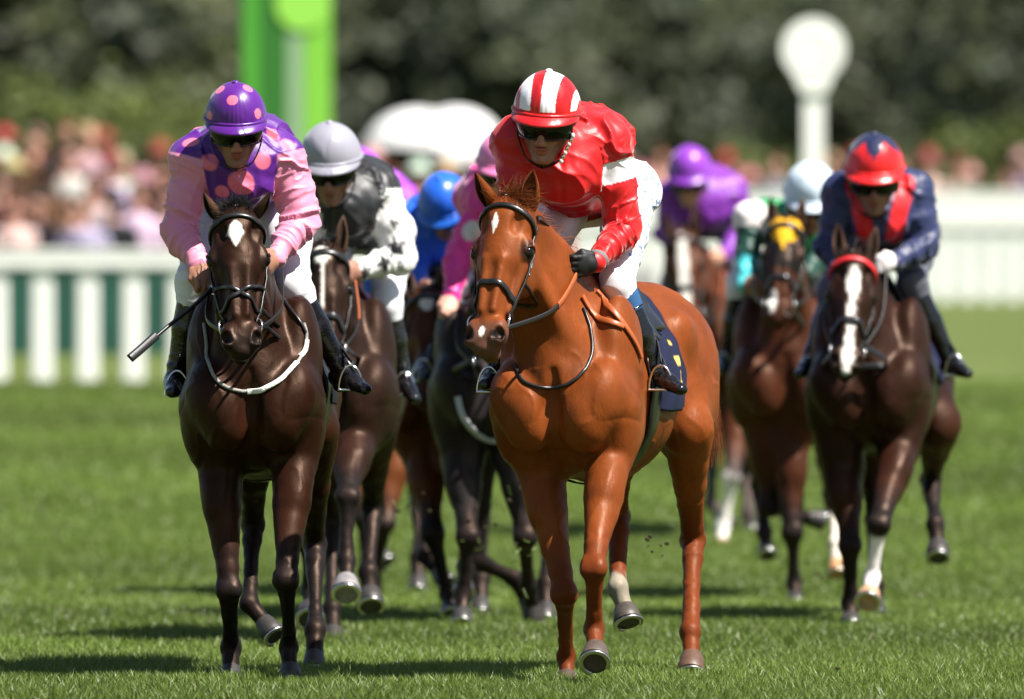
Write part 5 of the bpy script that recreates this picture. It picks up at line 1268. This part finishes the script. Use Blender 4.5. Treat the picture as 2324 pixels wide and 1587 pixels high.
behind('navy_rider', 59.0, 1972, 2020, (1942, 565, 1922, 838),
    dict(fl=[(1915, 1060, .24), (1930, 1240, .1), (1930, 1370, .2), (1930, 1395, .16), (1930, 1430, .08)], fr=[(2040, 1020, .14), (1996, 1190, -.26), (1978, 1310, -.2), (1974, 1330, -.24), (1970, 1370, -.34)],
         hr=[(2130, 960, 1.3), (2112, 1090, 1.65), (2124, 1190, 1.35), (2128, 1215, 1.3), (2130, 1268, 1.25)], hl=[(1985, 980, 1.3), (1985, 1180, 1.65), (1985, 1330, 1.4), (1985, 1355, 1.35), (1985, 1400, 1.3)]),
    dict(label='dark brown horse with long white blaze and one white foreleg, rightmost horse', col=(.018, .0065, .004), col2=(.045, .0145, .007), mott=.3, marks=((.17, .0, .07, .034, 'oval'), (.30, .002, .20, .021, 'oval'), (.50, .0, .10, .030, 'oval')), muz=.3, brow='redband', socks=dict(fr=(1.18, (.78, .74, .70))), hoofcol=dict(fr=(.5, .30, .18)), hoofs=1.15, yaw=-4, hw=1.0,
         hands=[(1895, 620, .24), (2010, 600, .2)], feet=[(1835, 842, .46), (2168, 838, .46)], cloth=(.012, .014, .05), rubber=False),
    dict(label='jockey in navy blue silks with red braces and a navy cap with red diamonds', head=(1984, 412, .26), neck=(1990, 450, .42), chest=(1998, 478, .46), pelvis=(2030, 500, 1.0), sl=(1915, 440, .44), sr=(2074, 432, .46), el=(1880, 560, .42), er=(2098, 560, .42), wl=(1900, 600, .3), wr=(2030, 596, .26), hl=(1905, 612, .2), hr=(2005, 600, .18),
         pl=(1965, 530, 1.0), pr=(2075, 530, 1.0), kl=(1890, 660, .5), kr=(2070, 640, .48), al=(1838, 822, .5), ar=(2160, 826, .52), tl=(1815, 850, .3), tr=(2196, 848, .36), hk=1.32, yaw=2, pitch=20,
         silk=plain((.018, .026, .085), None, navy_red), cap=cap_diamond, band=(.68, .012, .014), gloves=(.72, .66, .66), breech=(.10, .10, .13)))
M['redband'] = mat('red_browband', (.5, .01, .015), rough=.5)
M['redband2'] = M['redband']

for key in HS:
    info = horse(HS[key]); info['sp'] = HS[key]
    if key in JK: j = jockey(JK[key], info); JK[key]['out'] = j
    HS[key]['info'] = info

# ---- whip in the hand of the purple spotted jockey
w = empty('whip', J(470, 665, 50.62)); wl = np.array(w.location); tag(w, 'black riding whip held low in the left of the picture by the spotted jockey', 'whip')
P = [J(485, 650, 50.6)-wl, J(440, 694, 50.55)-wl, J(380, 742, 50.45)-wl, J(330, 785, 50.35)-wl]
mb = MB(); mb.tube(bez(P, 5), np.concatenate([np.linspace(.010, .007, 16)]), 8); mb.build('shaft', M['leather'], w)
P = [J(352, 764, 50.4)-wl, J(322, 791, 50.33)-wl, J(294, 815, 50.27)-wl]; mb = MB(); mb.ribbon(P, [V(.2, -1, .2)]*3, .036, .012); mb.build('flap', M['leather'], w)
P = [J(492, 640, 50.6)-wl, J(478, 660, 50.6)-wl]; mb = MB(); mb.tube(P, .014, 8); mb.build('handle', M['steel'], w)
# ---- badge on the goggle strap: a small oval with three letters
for key, wd_ in (('chestnut', 1.0), ('bay', .8)):
    o_ = JK[key]['out']; H = o_['H']; HA = o_['HA']; hk_ = o_['hk']
    off = (-.018 if key == 'chestnut' else -.004); ctr = H(off, .059, .1125)
    mb = MB(); mb.tube([ctr+HA[0]*math.cos(x)*.019*hk_*wd_+HA[1]*math.sin(x)*.0085*hk_*wd_ for x in np.linspace(0, 2*math.pi, 24, endpoint=False)], .0011, 5, closed=True, c=(.6, .58, .45)); 
    M['badge'] = M.get('badge') or mat('badge_print', (.62, .60, .46), rough=.4); bd = mb.build('badge', M['badge'], o_['go'])
    if key == 'chestnut':
        cu = bpy.data.curves.new('lettering', 'FONT'); cu.body = 'LAS'; cu.size = .017*hk_; cu.align_x = 'CENTER'; cu.align_y = 'CENTER'; cu.extrude = .0006; cu.materials.append(M['badge'])
        t0 = bpy.data.objects.new('lettering', cu); COL.objects.link(t0); me = bpy.data.meshes.new_from_object(t0.evaluated_get(bpy.context.evaluated_depsgraph_get())); bpy.data.objects.remove(t0)
        t = bpy.data.objects.new("lettering", me); COL.objects.link(t); t.parent = o_['go']
        R = Matrix([[HA[0][i], HA[1][i], HA[2][i]] for i in range(3)]); t.matrix_local = Matrix.Translation(Vector(ctr)) @ R.to_4x4()
